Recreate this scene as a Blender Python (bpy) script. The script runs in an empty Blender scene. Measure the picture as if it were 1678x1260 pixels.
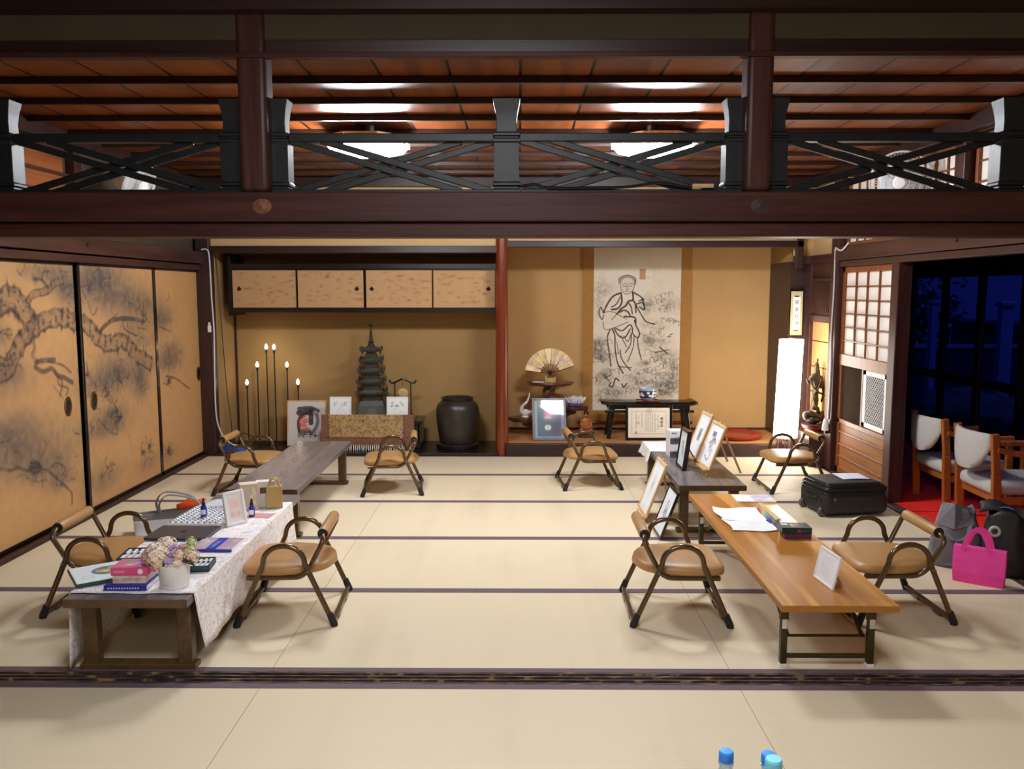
# A tatami reception hall with alcoves, low tables and folding chairs. All lengths in metres.
import bpy, bmesh, math, random
import numpy as np
from mathutils import Vector, Matrix, Euler
R = random.Random(7)
PI = math.pi
sc = bpy.context.scene
COL = sc.collection
V = Vector

# ------------------------------------------------------------------ materials
def lin(c):
    return tuple(((v / 255) / 12.92 if v / 255 <= .04045 else ((v / 255 + .055) / 1.055) ** 2.4) for v in c)

def newmat(name):
    m = bpy.data.materials.new(name); m.use_nodes = True
    nt = m.node_tree; b = nt.nodes['Principled BSDF']
    return m, nt, b

def pbr(name, col, rough=.5, metal=0., var=0., scale=8., stretch=(1, 1, 1), bump=0., spec=.5, coat=0., trans=0., alpha=1., detail=4.):
    m, nt, b = newmat(name)
    c = lin(col)
    b.inputs['Base Color'].default_value = (*c, 1); b.inputs['Roughness'].default_value = rough
    b.inputs['Metallic'].default_value = metal; b.inputs['Specular IOR Level'].default_value = spec
    b.inputs['Coat Weight'].default_value = coat; b.inputs['Transmission Weight'].default_value = trans
    b.inputs['Alpha'].default_value = alpha
    if var or bump:
        tc = nt.nodes.new('ShaderNodeTexCoord'); mp = nt.nodes.new('ShaderNodeMapping'); mp.inputs['Scale'].default_value = stretch
        nz = nt.nodes.new('ShaderNodeTexNoise'); nz.inputs['Scale'].default_value = scale; nz.inputs['Detail'].default_value = detail
        nt.links.new(tc.outputs['Object'], mp.inputs[0]); nt.links.new(mp.outputs[0], nz.inputs['Vector'])
        if var:
            rp = nt.nodes.new('ShaderNodeValToRGB'); e = rp.color_ramp.elements
            e[0].position = .3; e[1].position = .7
            e[0].color = (*[v * (1 - var) for v in c], 1); e[1].color = (*[min(1, v * (1 + var)) for v in c], 1)
            nt.links.new(nz.outputs['Fac'], rp.inputs[0]); nt.links.new(rp.outputs[0], b.inputs['Base Color'])
        if bump:
            bp = nt.nodes.new('ShaderNodeBump'); bp.inputs['Strength'].default_value = bump; bp.inputs['Distance'].default_value = .01
            nt.links.new(nz.outputs['Fac'], bp.inputs['Height']); nt.links.new(bp.outputs[0], b.inputs['Normal'])
    return m

def wood(name, c1, c2, axis=0, scale=14., rough=.45, bump=.15, coat=0., rings=0., spec=.5):
    st = [1., 1., 1.]; st[axis] = .055
    m, nt, b = newmat(name)
    tc = nt.nodes.new('ShaderNodeTexCoord'); mp = nt.nodes.new('ShaderNodeMapping'); mp.inputs['Scale'].default_value = st
    n1 = nt.nodes.new('ShaderNodeTexNoise'); n1.inputs['Scale'].default_value = scale; n1.inputs['Detail'].default_value = 6; n1.inputs['Distortion'].default_value = .6
    n2 = nt.nodes.new('ShaderNodeTexNoise'); n2.inputs['Scale'].default_value = scale * 6; n2.inputs['Detail'].default_value = 3
    nt.links.new(tc.outputs['Object'], mp.inputs[0])
    nt.links.new(mp.outputs[0], n1.inputs['Vector']); nt.links.new(mp.outputs[0], n2.inputs['Vector'])
    src = n1.outputs['Fac']
    if rings:
        ml = nt.nodes.new('ShaderNodeMath'); ml.operation = 'MULTIPLY'; ml.inputs[1].default_value = rings
        sn = nt.nodes.new('ShaderNodeMath'); sn.operation = 'SINE'
        ma = nt.nodes.new('ShaderNodeMath'); ma.operation = 'MULTIPLY_ADD'; ma.inputs[1].default_value = .35; ma.inputs[2].default_value = .5
        nt.links.new(n1.outputs['Fac'], ml.inputs[0]); nt.links.new(ml.outputs[0], sn.inputs[0]); nt.links.new(sn.outputs[0], ma.inputs[0]); src = ma.outputs[0]
    mx = nt.nodes.new('ShaderNodeMath'); mx.operation = 'MULTIPLY_ADD'; mx.inputs[1].default_value = .35
    sb = nt.nodes.new('ShaderNodeMath'); sb.operation = 'MULTIPLY_ADD'; sb.inputs[1].default_value = .8; sb.inputs[2].default_value = -.08
    nt.links.new(src, sb.inputs[0]); nt.links.new(n2.outputs['Fac'], mx.inputs[0]); nt.links.new(sb.outputs[0], mx.inputs[2])
    rp = nt.nodes.new('ShaderNodeValToRGB'); e = rp.color_ramp.elements
    e[0].position = .3; e[1].position = .75; e[0].color = (*lin(c1), 1); e[1].color = (*lin(c2), 1)
    nt.links.new(mx.outputs[0], rp.inputs[0]); nt.links.new(rp.outputs[0], b.inputs['Base Color'])
    b.inputs['Roughness'].default_value = rough; b.inputs['Coat Weight'].default_value = coat; b.inputs['Specular IOR Level'].default_value = spec
    if bump:
        bp = nt.nodes.new('ShaderNodeBump'); bp.inputs['Strength'].default_value = bump; bp.inputs['Distance'].default_value = .004
        nt.links.new(mx.outputs[0], bp.inputs['Height']); nt.links.new(bp.outputs[0], b.inputs['Normal'])
    return m

def emit(name, col, s):
    m, nt, b = newmat(name)
    b.inputs['Base Color'].default_value = (.8, .8, .8, 1)
    b.inputs['Emission Color'].default_value = (*lin(col), 1); b.inputs['Emission Strength'].default_value = s
    return m

def vcol(name, rough=.6, spec=.3, coat=0.):
    m, nt, b = newmat(name)
    a = nt.nodes.new('ShaderNodeAttribute'); a.attribute_name = 'Paint'
    nt.links.new(a.outputs['Color'], b.inputs['Base Color'])
    b.inputs['Roughness'].default_value = rough; b.inputs['Specular IOR Level'].default_value = spec; b.inputs['Coat Weight'].default_value = coat
    b.inputs['Coat Roughness'].default_value = .03
    return m

def glassy(name, col=(255, 255, 255), fac=.12, rough=.02):
    m, nt, b = newmat(name)
    nt.nodes.remove(b); out = nt.nodes['Material Output']
    t = nt.nodes.new('ShaderNodeBsdfTransparent'); t.inputs[0].default_value = (*lin(col), 1)
    g = nt.nodes.new('ShaderNodeBsdfGlossy'); g.inputs['Roughness'].default_value = rough
    mx = nt.nodes.new('ShaderNodeMixShader'); mx.inputs[0].default_value = fac
    nt.links.new(t.outputs[0], mx.inputs[1]); nt.links.new(g.outputs[0], mx.inputs[2]); nt.links.new(mx.outputs[0], out.inputs[0])
    return m

def tatami_mat():
    m, nt, b = newmat('woven_tatami')
    N, L = nt.nodes.new, nt.links.new
    tc = N('ShaderNodeTexCoord'); sp = N('ShaderNodeSeparateXYZ'); L(tc.outputs['Object'], sp.inputs[0])
    w = N('ShaderNodeTexWave'); w.wave_type = 'BANDS'; w.bands_direction = 'Y'; w.inputs['Scale'].default_value = 26; w.inputs['Distortion'].default_value = .3
    w.inputs['Detail'].default_value = 2; L(tc.outputs['Object'], w.inputs['Vector'])
    mp = N('ShaderNodeMapping'); mp.inputs['Scale'].default_value = (1, .05, 1); L(tc.outputs['Object'], mp.inputs[0])
    n = N('ShaderNodeTexNoise'); n.inputs['Scale'].default_value = 4; n.inputs['Detail'].default_value = 5; L(mp.outputs[0], n.inputs['Vector'])
    n2 = N('ShaderNodeTexNoise'); n2.inputs['Scale'].default_value = .9; n2.inputs['Detail'].default_value = 3; L(tc.outputs['Object'], n2.inputs['Vector'])
    ad = N('ShaderNodeMath'); ad.operation = 'ADD'; L(n.outputs['Fac'], ad.inputs[0]); L(n2.outputs['Fac'], ad.inputs[1])
    ma = N('ShaderNodeMath'); ma.operation = 'MULTIPLY_ADD'; ma.inputs[1].default_value = .16; L(w.outputs['Fac'], ma.inputs[0]); L(ad.outputs[0], ma.inputs[2])
    rp = N('ShaderNodeValToRGB'); e = rp.color_ramp.elements; e[0].position = .7; e[1].position = 1.35
    e[0].color = (*lin((204, 187, 154)), 1); e[1].color = (*lin((222, 206, 173)), 1)
    L(ma.outputs[0], rp.inputs[0]); L(rp.outputs[0], b.inputs['Base Color'])
    b.inputs['Roughness'].default_value = .55; b.inputs['Specular IOR Level'].default_value = .25
    bp = N('ShaderNodeBump'); bp.inputs['Strength'].default_value = .12; bp.inputs['Distance'].default_value = .002
    L(w.outputs['Fac'], bp.inputs['Height']); L(bp.outputs[0], b.inputs['Normal'])
    return m

def sill_mat():
    m, nt, b = newmat('worn_sill_wood')
    N, L = nt.nodes.new, nt.links.new
    tc = N('ShaderNodeTexCoord'); mp = N('ShaderNodeMapping'); mp.inputs['Scale'].default_value = (5, 120, 1); L(tc.outputs['Object'], mp.inputs[0])
    n = N('ShaderNodeTexNoise'); n.inputs['Scale'].default_value = 2.2; n.inputs['Detail'].default_value = 5; L(mp.outputs[0], n.inputs['Vector'])
    rp = N('ShaderNodeValToRGB'); e = rp.color_ramp.elements; e[0].position = .35; e[0].color = (*lin((46, 36, 38)), 1)
    e[1].position = .58; e[1].color = (*lin((80, 66, 64)), 1); x = e.new(.635); x.color = (*lin((168, 134, 88)), 1)
    L(n.outputs['Fac'], rp.inputs[0]); L(rp.outputs[0], b.inputs['Base Color']); b.inputs['Roughness'].default_value = .24
    return m

def ceiling_mat():
    m, nt, b = newmat('ceiling_boards')
    N, L = nt.nodes.new, nt.links.new
    tc = N('ShaderNodeTexCoord'); sp = N('ShaderNodeSeparateXYZ'); L(tc.outputs['Object'], sp.inputs[0])
    mp = N('ShaderNodeMapping'); mp.inputs['Scale'].default_value = (1, .12, 1); L(tc.outputs['Object'], mp.inputs[0])
    n = N('ShaderNodeTexNoise'); n.inputs['Scale'].default_value = 7; n.inputs['Detail'].default_value = 6; n.inputs['Distortion'].default_value = 1.2; L(mp.outputs[0], n.inputs['Vector'])
    fl = N('ShaderNodeMath'); fl.operation = 'MULTIPLY'; fl.inputs[1].default_value = 1 / .345; L(sp.outputs['X'], fl.inputs[0])
    f2 = N('ShaderNodeMath'); f2.operation = 'FLOOR'; L(fl.outputs[0], f2.inputs[0])
    wn = N('ShaderNodeTexWhiteNoise'); wn.noise_dimensions = '1D'; L(f2.outputs[0], wn.inputs['W'])
    ma = N('ShaderNodeMath'); ma.operation = 'MULTIPLY_ADD'; ma.inputs[1].default_value = .3; L(wn.outputs['Value'], ma.inputs[0]); L(n.outputs['Fac'], ma.inputs[2])
    rp = N('ShaderNodeValToRGB'); e = rp.color_ramp.elements; e[0].position = .35; e[0].color = (*lin((92, 46, 22)), 1); e[1].position = .95; e[1].color = (*lin((150, 82, 38)), 1)
    L(ma.outputs[0], rp.inputs[0])
    fr = N('ShaderNodeMath'); fr.operation = 'FRACT'; L(fl.outputs[0], fr.inputs[0])
    lt = N('ShaderNodeMath'); lt.operation = 'LESS_THAN'; lt.inputs[1].default_value = .045; L(fr.outputs[0], lt.inputs[0])
    mx = N('ShaderNodeMix'); mx.data_type = 'RGBA'; mx.inputs[7].default_value = (*lin((18, 9, 6)), 1)
    L(lt.outputs[0], mx.inputs[0]); L(rp.outputs[0], mx.inputs[6]); L(mx.outputs[2], b.inputs['Base Color'])
    b.inputs['Roughness'].default_value = .42; b.inputs['Specular IOR Level'].default_value = .16
    return m

def lace_mat(name, base, fig, scale=9.):
    m, nt, b = newmat(name)
    N, L = nt.nodes.new, nt.links.new
    tc = N('ShaderNodeTexCoord')
    n = N('ShaderNodeTexNoise'); n.inputs['Scale'].default_value = scale; n.inputs['Detail'].default_value = 2; n.inputs['Distortion'].default_value = 1.5; L(tc.outputs['Object'], n.inputs['Vector'])
    ml = N('ShaderNodeMath'); ml.operation = 'MULTIPLY'; ml.inputs[1].default_value = 46; L(n.outputs['Fac'], ml.inputs[0])
    sn = N('ShaderNodeMath'); sn.operation = 'SINE'; L(ml.outputs[0], sn.inputs[0])
    rp = N('ShaderNodeValToRGB'); e = rp.color_ramp.elements; e[0].position = .1; e[0].color = (*lin(base), 1); e[1].position = .95; e[1].color = (*lin(fig), 1)
    L(sn.outputs[0], rp.inputs[0]); L(rp.outputs[0], b.inputs['Base Color']); b.inputs['Roughness'].default_value = .8
    return m

M = dict(
    tatami=tatami_mat(), sill=sill_mat(), ceil=ceiling_mat(),
    heri=pbr('tatami_border_cloth', (104, 84, 92), .8, var=.12, scale=60),
    beam=wood('reddish_beam', (46, 22, 20), (80, 44, 37), 0, 16, .5, .1, spec=.25),
    beam_d=wood('dark_beam', (34, 18, 17), (60, 34, 29), 0, 16, .4, .12),
    post=wood('reddish_post', (50, 26, 25), (84, 50, 43), 2, 22, .4, .12, spec=.3),
    post_d=wood('dark_post', (42, 26, 26), (70, 46, 42), 2, 22, .42, .12),
    sidebeam=wood('side_beam', (50, 26, 24), (84, 50, 42), 1, 16, .35, .12),
    log=wood('red_alcove_log', (84, 28, 10), (142, 60, 24), 2, 26, .25, .1, coat=.3),
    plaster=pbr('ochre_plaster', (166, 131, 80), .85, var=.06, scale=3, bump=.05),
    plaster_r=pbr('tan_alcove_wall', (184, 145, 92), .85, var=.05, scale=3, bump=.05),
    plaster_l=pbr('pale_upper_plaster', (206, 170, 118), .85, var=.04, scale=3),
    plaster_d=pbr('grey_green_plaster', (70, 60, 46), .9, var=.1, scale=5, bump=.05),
    black=pbr('black_lacquered_timber', (23, 26, 31), .45, var=.25, scale=30, bump=.08, spec=.4),
    lacq=pbr('black_lacquer', (24, 19, 18), .2, var=.2, scale=12),
    blackboard=wood('black_alcove_board', (26, 18, 17), (44, 32, 29), 0, 20, .25, .05),
    tabletop=wood('grey_brown_table_top', (92, 85, 85), (126, 116, 115), 1, 26, .26, .03),
    tableside=wood('brown_table_frame', (74, 54, 32), (108, 82, 52), 1, 24, .35, .05),
    oak=wood('honey_oak_laminate', (172, 112, 44), (214, 156, 82), 1, 6, .3, .02, rings=20),
    oakedge=pbr('oak_edge_band', (160, 106, 40), .4),
    olive=pbr('olive_steel', (70, 60, 32), .35, metal=.4),
    bronze=pbr('bronze_pipe', (98, 76, 50), .24, metal=.5, coat=.3),
    rubber=pbr('black_rubber', (24, 24, 26), .55),
    tanvinyl=pbr('tan_vinyl', (178, 134, 82), .42, var=.04, scale=20, bump=.03),
    white=pbr('white_paint', (235, 234, 232), .45), paper=pbr('white_paper', (240, 240, 240), .8),
    offwhite=pbr('off_white', (226, 220, 208), .6),
    shoji=pbr('shoji_paper', (244, 238, 228), .8, var=.03, scale=6),
    shojiwood=wood('shoji_frame_wood', (112, 62, 36), (158, 96, 56), 2, 24, .38, .06, spec=.25),
    koshi=wood('door_board_wood', (136, 84, 42), (178, 118, 66), 1, 20, .45, .06, spec=.2),
    reed=wood('reed_panel', (188, 134, 80), (214, 166, 110), 2, 60, .6, .1),
    gold=pbr('fusuma_gold_paper', (176, 130, 82), .75), paint=vcol('ink_painting', .75, .2), print=vcol('printed_picture', .5, .3), glossprint=vcol('print_behind_glass', .4, .3, coat=1.),
    brass=pbr('aged_brass', (120, 92, 46), .35, metal=.8, var=.2, scale=60), darkmetal=pbr('dark_bronze', (66, 56, 46), .42, metal=.6, var=.35, scale=40, bump=.2),
    iron=pbr('grey_green_iron', (74, 72, 62), .55, metal=.35, var=.3, scale=50, bump=.2),
    urn=pbr('brown_black_glaze', (52, 44, 38), .38, var=.35, scale=9, bump=.08),
    lamp=emit('lit_lamp_diffuser', (242, 247, 255), 22), lampside=emit('lit_lamp_side', (242, 247, 255), 120), lantern=emit('lit_paper_shade', (255, 246, 232), 10), bulb=emit('lit_bulb', (255, 240, 215), 12),
    carpet=pbr('red_felt_carpet', (236, 30, 16), .95, var=.12, scale=40, bump=.1),
    night=glassy('dark_window_glass', (205, 212, 235), .07), pane=glassy('clear_pane', (225, 222, 215), .1),
    grayfab=pbr('grey_upholstery', (190, 186, 178), .9, var=.06, scale=80, bump=.08), chairwood=wood('orange_chair_wood', (150, 78, 28), (190, 112, 48), 2, 20, .35, .05),
    blacknylon=pbr('black_nylon', (34, 32, 30), .55, var=.2, scale=160, bump=.1), graynylon=pbr('grey_nylon', (112, 108, 114), .6, var=.12, scale=60, bump=.12),
    pink=pbr('pink_nonwoven', (246, 70, 168), .7, var=.06, scale=90, bump=.06), redlacq=pbr('red_lacquer', (150, 44, 28), .25, var=.12, scale=14),
    lace=lace_mat('patterned_white_cloth', (242, 237, 235), (216, 202, 196)), whitecloth=pbr('white_linen', (240, 238, 236), .85, bump=.05, scale=40),
    alu=pbr('space_grey_aluminium', (112, 114, 120), .32, metal=.75), blueglass=pbr('cobalt_glass', (26, 38, 170), .12, coat=.6), blackplastic=pbr('black_plastic', (22, 22, 24), .4),
    pine=wood('pale_pine', (206, 166, 112), (232, 198, 148), 2, 24, .5, .04), amber=pbr('amber_statue_wood', (164, 98, 48), .25, var=.25, scale=40, coat=.4),
    root=pbr('burl_root_wood', (86, 50, 30), .3, var=.5, scale=16, bump=.4, coat=.3), green=pbr('dark_green_card', (34, 70, 66), .5), goldcard=pbr('gold_card', (190, 164, 104), .35, metal=.3),
    beige=pbr('beige_card', (214, 196, 176), .7), cable_w=pbr('white_cable', (208, 206, 210), .5), cable_b=pbr('blue_cable', (40, 90, 190), .5), cable_r=pbr('red_cable', (190, 40, 50), .5), cable_k=pbr('brown_cable', (56, 36, 24), .6),
    leaf=pbr('dark_leaf', (60, 78, 44), .6), cream=pbr('cream_petal', (250, 230, 210), .7), lilac=pbr('lilac_petal', (206, 176, 216), .7), sprig=pbr('pale_green_sprig', (196, 206, 150), .7), peach=pbr('peach_petal', (238, 208, 182), .7), pinkpetal=pbr('pink_petal', (220, 170, 190), .7),
    purple=pbr('purple_cloth', (74, 58, 116), .8), crystal=pbr('cloudy_crystal', (214, 210, 206), .15, coat=.6, var=.2, scale=60), ivory=pbr('ivory', (206, 178, 130), .4), graystone=pbr('grey_stone', (96, 92, 86), .9, var=.3, scale=6, bump=.4),
    orange=pbr('orange_cloth', (226, 86, 30), .8), capblue=pbr('blue_cap', (64, 146, 236), .4), capcyan=pbr('cyan_cap', (130, 214, 232), .4), pet=glassy('clear_bottle_plastic', (220, 232, 240), .22), fanw=pbr('white_fan_plastic', (222, 220, 216), .4),
    bluebook=pbr('royal_blue_cover', (42, 50, 158), .4), ink=pbr('black_ink', (22, 20, 20), .8), redink=pbr('vermilion_ink', (196, 84, 66), .8), blueink=pbr('blue_ink', (64, 60, 150), .6), fabgrey=pbr('grey_felt', (128, 128, 132), .9), whitefab=pbr('white_canvas', (214, 216, 222), .85),
    soil=pbr('night_garden_ground', (46, 48, 58), .9, var=.3, scale=3), mossdark=pbr('night_foliage', (30, 36, 44), .9, var=.4, scale=10, bump=.4), lanternstone=pbr('pale_garden_post', (150, 158, 190), .9),
)

# ------------------------------------------------------------------ mesh building
class B:
    def __init__(s): s.bm = bmesh.new()
    def poly(s, pts):
        try: return s.bm.faces.new([s.bm.verts.new(p) for p in pts])
        except ValueError: return None
    def box(s, x0, y0, z0, x1, y1, z1, T=None):
        c = [V((x, y, z)) for z in (z0, z1) for y in (y0, y1) for x in (x0, x1)]
        if T is not None: c = [T @ p for p in c]
        v = [s.bm.verts.new(p) for p in c]
        for f in ((0, 2, 3, 1), (4, 5, 7, 6), (0, 1, 5, 4), (2, 6, 7, 3), (0, 4, 6, 2), (1, 3, 7, 5)): s.bm.faces.new([v[i] for i in f])
        return s
    def bar(s, p, q, w, h, up=(0, 0, 1)):
        p, q = V(p), V(q); d = (q - p); L = d.length; d.normalize(); x = d.cross(V(up)).normalized(); z = x.cross(d)
        T = Matrix(((x.x, d.x, z.x, p.x), (x.y, d.y, z.y, p.y), (x.z, d.z, z.z, p.z), (0, 0, 0, 1)))
        return s.box(-w / 2, 0, -h / 2, w / 2, L, h / 2, T)
    def loft(s, rings, cap=True, closed=False):
        vs = [[s.bm.verts.new(p) for p in r] for r in rings]; n = len(vs[0])
        seq = list(zip(vs, vs[1:])) + ([(vs[-1], vs[0])] if closed else [])
        for a, b in seq:
            for i in range(n): s.bm.faces.new((a[i], a[(i + 1) % n], b[(i + 1) % n], b[i]))
        if cap and not closed:
            s.bm.faces.new(vs[0][::-1]); s.bm.faces.new(vs[-1])
        return s
    def tube(s, pts, r, n=8, closed=False, cap=True):
        pts = [V(p) for p in pts]; N = len(pts); rr = list(r) if isinstance(r, (list, tuple)) else [r] * N
        if len(rr) != N:
            K = len(rr) - 1; rr = [rr[min(K, int(i * K / (N - 1)))] * (1 - (i * K / (N - 1)) % 1) + rr[min(K, int(i * K / (N - 1)) + 1)] * ((i * K / (N - 1)) % 1) for i in range(N)]
        rings = []; nrm = None
        for i, p in enumerate(pts):
            a = pts[(i - 1) % N] if (closed or i) else p; b = pts[(i + 1) % N] if (closed or i < N - 1) else p
            t = (b - a).normalized()
            if nrm is None: nrm = t.orthogonal().normalized()
            nrm = (nrm - t * nrm.dot(t)); nrm = nrm.normalized() if nrm.length > 1e-6 else t.orthogonal().normalized()
            bi = t.cross(nrm)
            rings.append([p + (nrm * math.cos(2 * PI * k / n) + bi * math.sin(2 * PI * k / n)) * rr[i] for k in range(n)])
        return s.loft(rings, cap, closed)
    def lathe(s, prof, n=24, c=(0, 0, 0), T=None, sx=1., sy=1.):
        c = V(c); rings = []
        for r, z in prof:
            ring = [V((c.x + r * sx * math.cos(2 * PI * k / n), c.y + r * sy * math.sin(2 * PI * k / n), c.z + z)) for k in range(n)]
            rings.append([T @ p for p in ring] if T is not None else ring)
        return s.loft(rings)
    def ball(s, c, r, n=12, T=None):
        rx, ry, rz = r if isinstance(r, (tuple, list)) else (r, r, r); m = max(4, n // 2)
        c = V(c)
        prof = [(max(.02, math.sin(PI * k / m)), -math.cos(PI * k / m)) for k in range(m + 1)]
        rings = []
        for q, z in prof:
            ring = [V((rx * q * math.cos(2 * PI * k / n), ry * q * math.sin(2 * PI * k / n), rz * z)) for k in range(n)]
            rings.append([c + (T @ p if T is not None else p) for p in ring])
        return s.loft(rings)
    def prism(s, pts, h, T=None):
        a = [V((x, y, 0)) for x, y in pts]; b = [V((x, y, h)) for x, y in pts]
        if T is not None: a = [T @ p for p in a]; b = [T @ p for p in b]
        return s.loft([a, b])
    def grid(s, f, nu, nv):
        vs = [[s.bm.verts.new(f(i / nu, j / nv)) for i in range(nu + 1)] for j in range(nv + 1)]
        for j in range(nv):
            for i in range(nu): s.bm.faces.new((vs[j][i], vs[j][i + 1], vs[j + 1][i + 1], vs[j + 1][i]))
        return s
    def build(s, name, mat, parent=None, smooth=35, bevel=0., solid=0., seg=2, sub=0):
        bmesh.ops.recalc_face_normals(s.bm, faces=s.bm.faces)
        me = bpy.data.meshes.new(name); s.bm.to_mesh(me); s.bm.free()
        if smooth:
            me.polygons.foreach_set('use_smooth', [True] * len(me.polygons)); me.set_sharp_from_angle(angle=math.radians(smooth))
        me.materials.append(M[mat] if isinstance(mat, str) else mat)
        o = bpy.data.objects.new(name, me); COL.objects.link(o)
        if parent is not None: o.parent = parent
        if solid: k = o.modifiers.new('thickness', 'SOLIDIFY'); k.thickness = solid; k.offset = 0
        if sub: k = o.modifiers.new('subdivision', 'SUBSURF'); k.levels = sub; k.render_levels = sub
        if bevel: k = o.modifiers.new('bevel', 'BEVEL'); k.width = bevel; k.segments = seg; k.limit_method = 'ANGLE'
        return o

def fillet(pts, r, n=6):
    pts = [V(p) for p in pts]; out = [pts[0]]
    rr = r if isinstance(r, (list, tuple)) else [r] * len(pts)
    for i in range(1, len(pts) - 1):
        p = pts[i]; a = (pts[i - 1] - p); b = (pts[i + 1] - p)
        k = min(rr[i], a.length * .49, b.length * .49); a = p + a.normalized() * k; b = p + b.normalized() * k
        for j in range(n + 1):
            t = j / n; out.append(a * (1 - t) ** 2 + p * 2 * t * (1 - t) + b * t * t)
    out.append(pts[-1]); return out

def spline(pts, n=6):
    P = [V(p) for p in pts]; P = [P[0] * 2 - P[1]] + P + [P[-1] * 2 - P[-2]]; out = []
    for i in range(1, len(P) - 2):
        for j in range(n):
            t = j / n; a, b, c, d = P[i - 1:i + 3]
            out.append(.5 * (2 * b + (c - a) * t + (2 * a - 5 * b + 4 * c - d) * t * t + (3 * b - a - 3 * c + d) * t ** 3))
    out.append(P[-2]); return out

def tag(o, label=None, cat=None, group=None, kind=None):
    for k, v in (('label', label), ('category', cat), ('group', group), ('kind', kind)):
        if v: o[k] = v
    return o
def thing(name, label, cat, loc=(0, 0, 0), rz=0., group=None):
    o = bpy.data.objects.new(name, None); o.empty_display_size = .1; COL.objects.link(o); o.location = loc; o.rotation_euler = (0, 0, rz)
    return tag(o, label, cat, group)
def struct(o, label=None):
    return tag(o, label, None, None, 'structure')
def node(name, label=None):
    o = bpy.data.objects.new(name, None); COL.objects.link(o); return struct(o, label)
def dup(o, parent=None):
    c = o.copy(); COL.objects.link(c); c.parent = parent
    for ch in list(o.children): dup(ch, c)
    return c
def place(o, loc, rz=0., label=None, group=None):
    o.location = loc; o.rotation_euler = (0, 0, rz)
    if label: o['label'] = label
    if group: o['group'] = group
    return o
def rot(axis, a): return Matrix.Rotation(a, 4, axis)
def tr(x, y, z): return Matrix.Translation((x, y, z))

def text(name, s, size, T, mat, parent, align='CENTER', spacing=1., ext=.0003):
    cu = bpy.data.curves.new(name, 'FONT'); cu.body = s; cu.size = size; cu.align_x = align; cu.align_y = 'CENTER'; cu.extrude = ext; cu.space_line = spacing
    tmp = bpy.data.objects.new(name, cu); COL.objects.link(tmp); bpy.context.view_layer.update()
    me = bpy.data.meshes.new_from_object(tmp.evaluated_get(bpy.context.evaluated_depsgraph_get())); me.name = name
    bpy.data.objects.remove(tmp); bpy.data.curves.remove(cu); me.materials.clear(); me.materials.append(M[mat])
    o = bpy.data.objects.new(name, me); COL.objects.link(o); o.parent = parent; o.matrix_local = T
    return o

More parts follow.
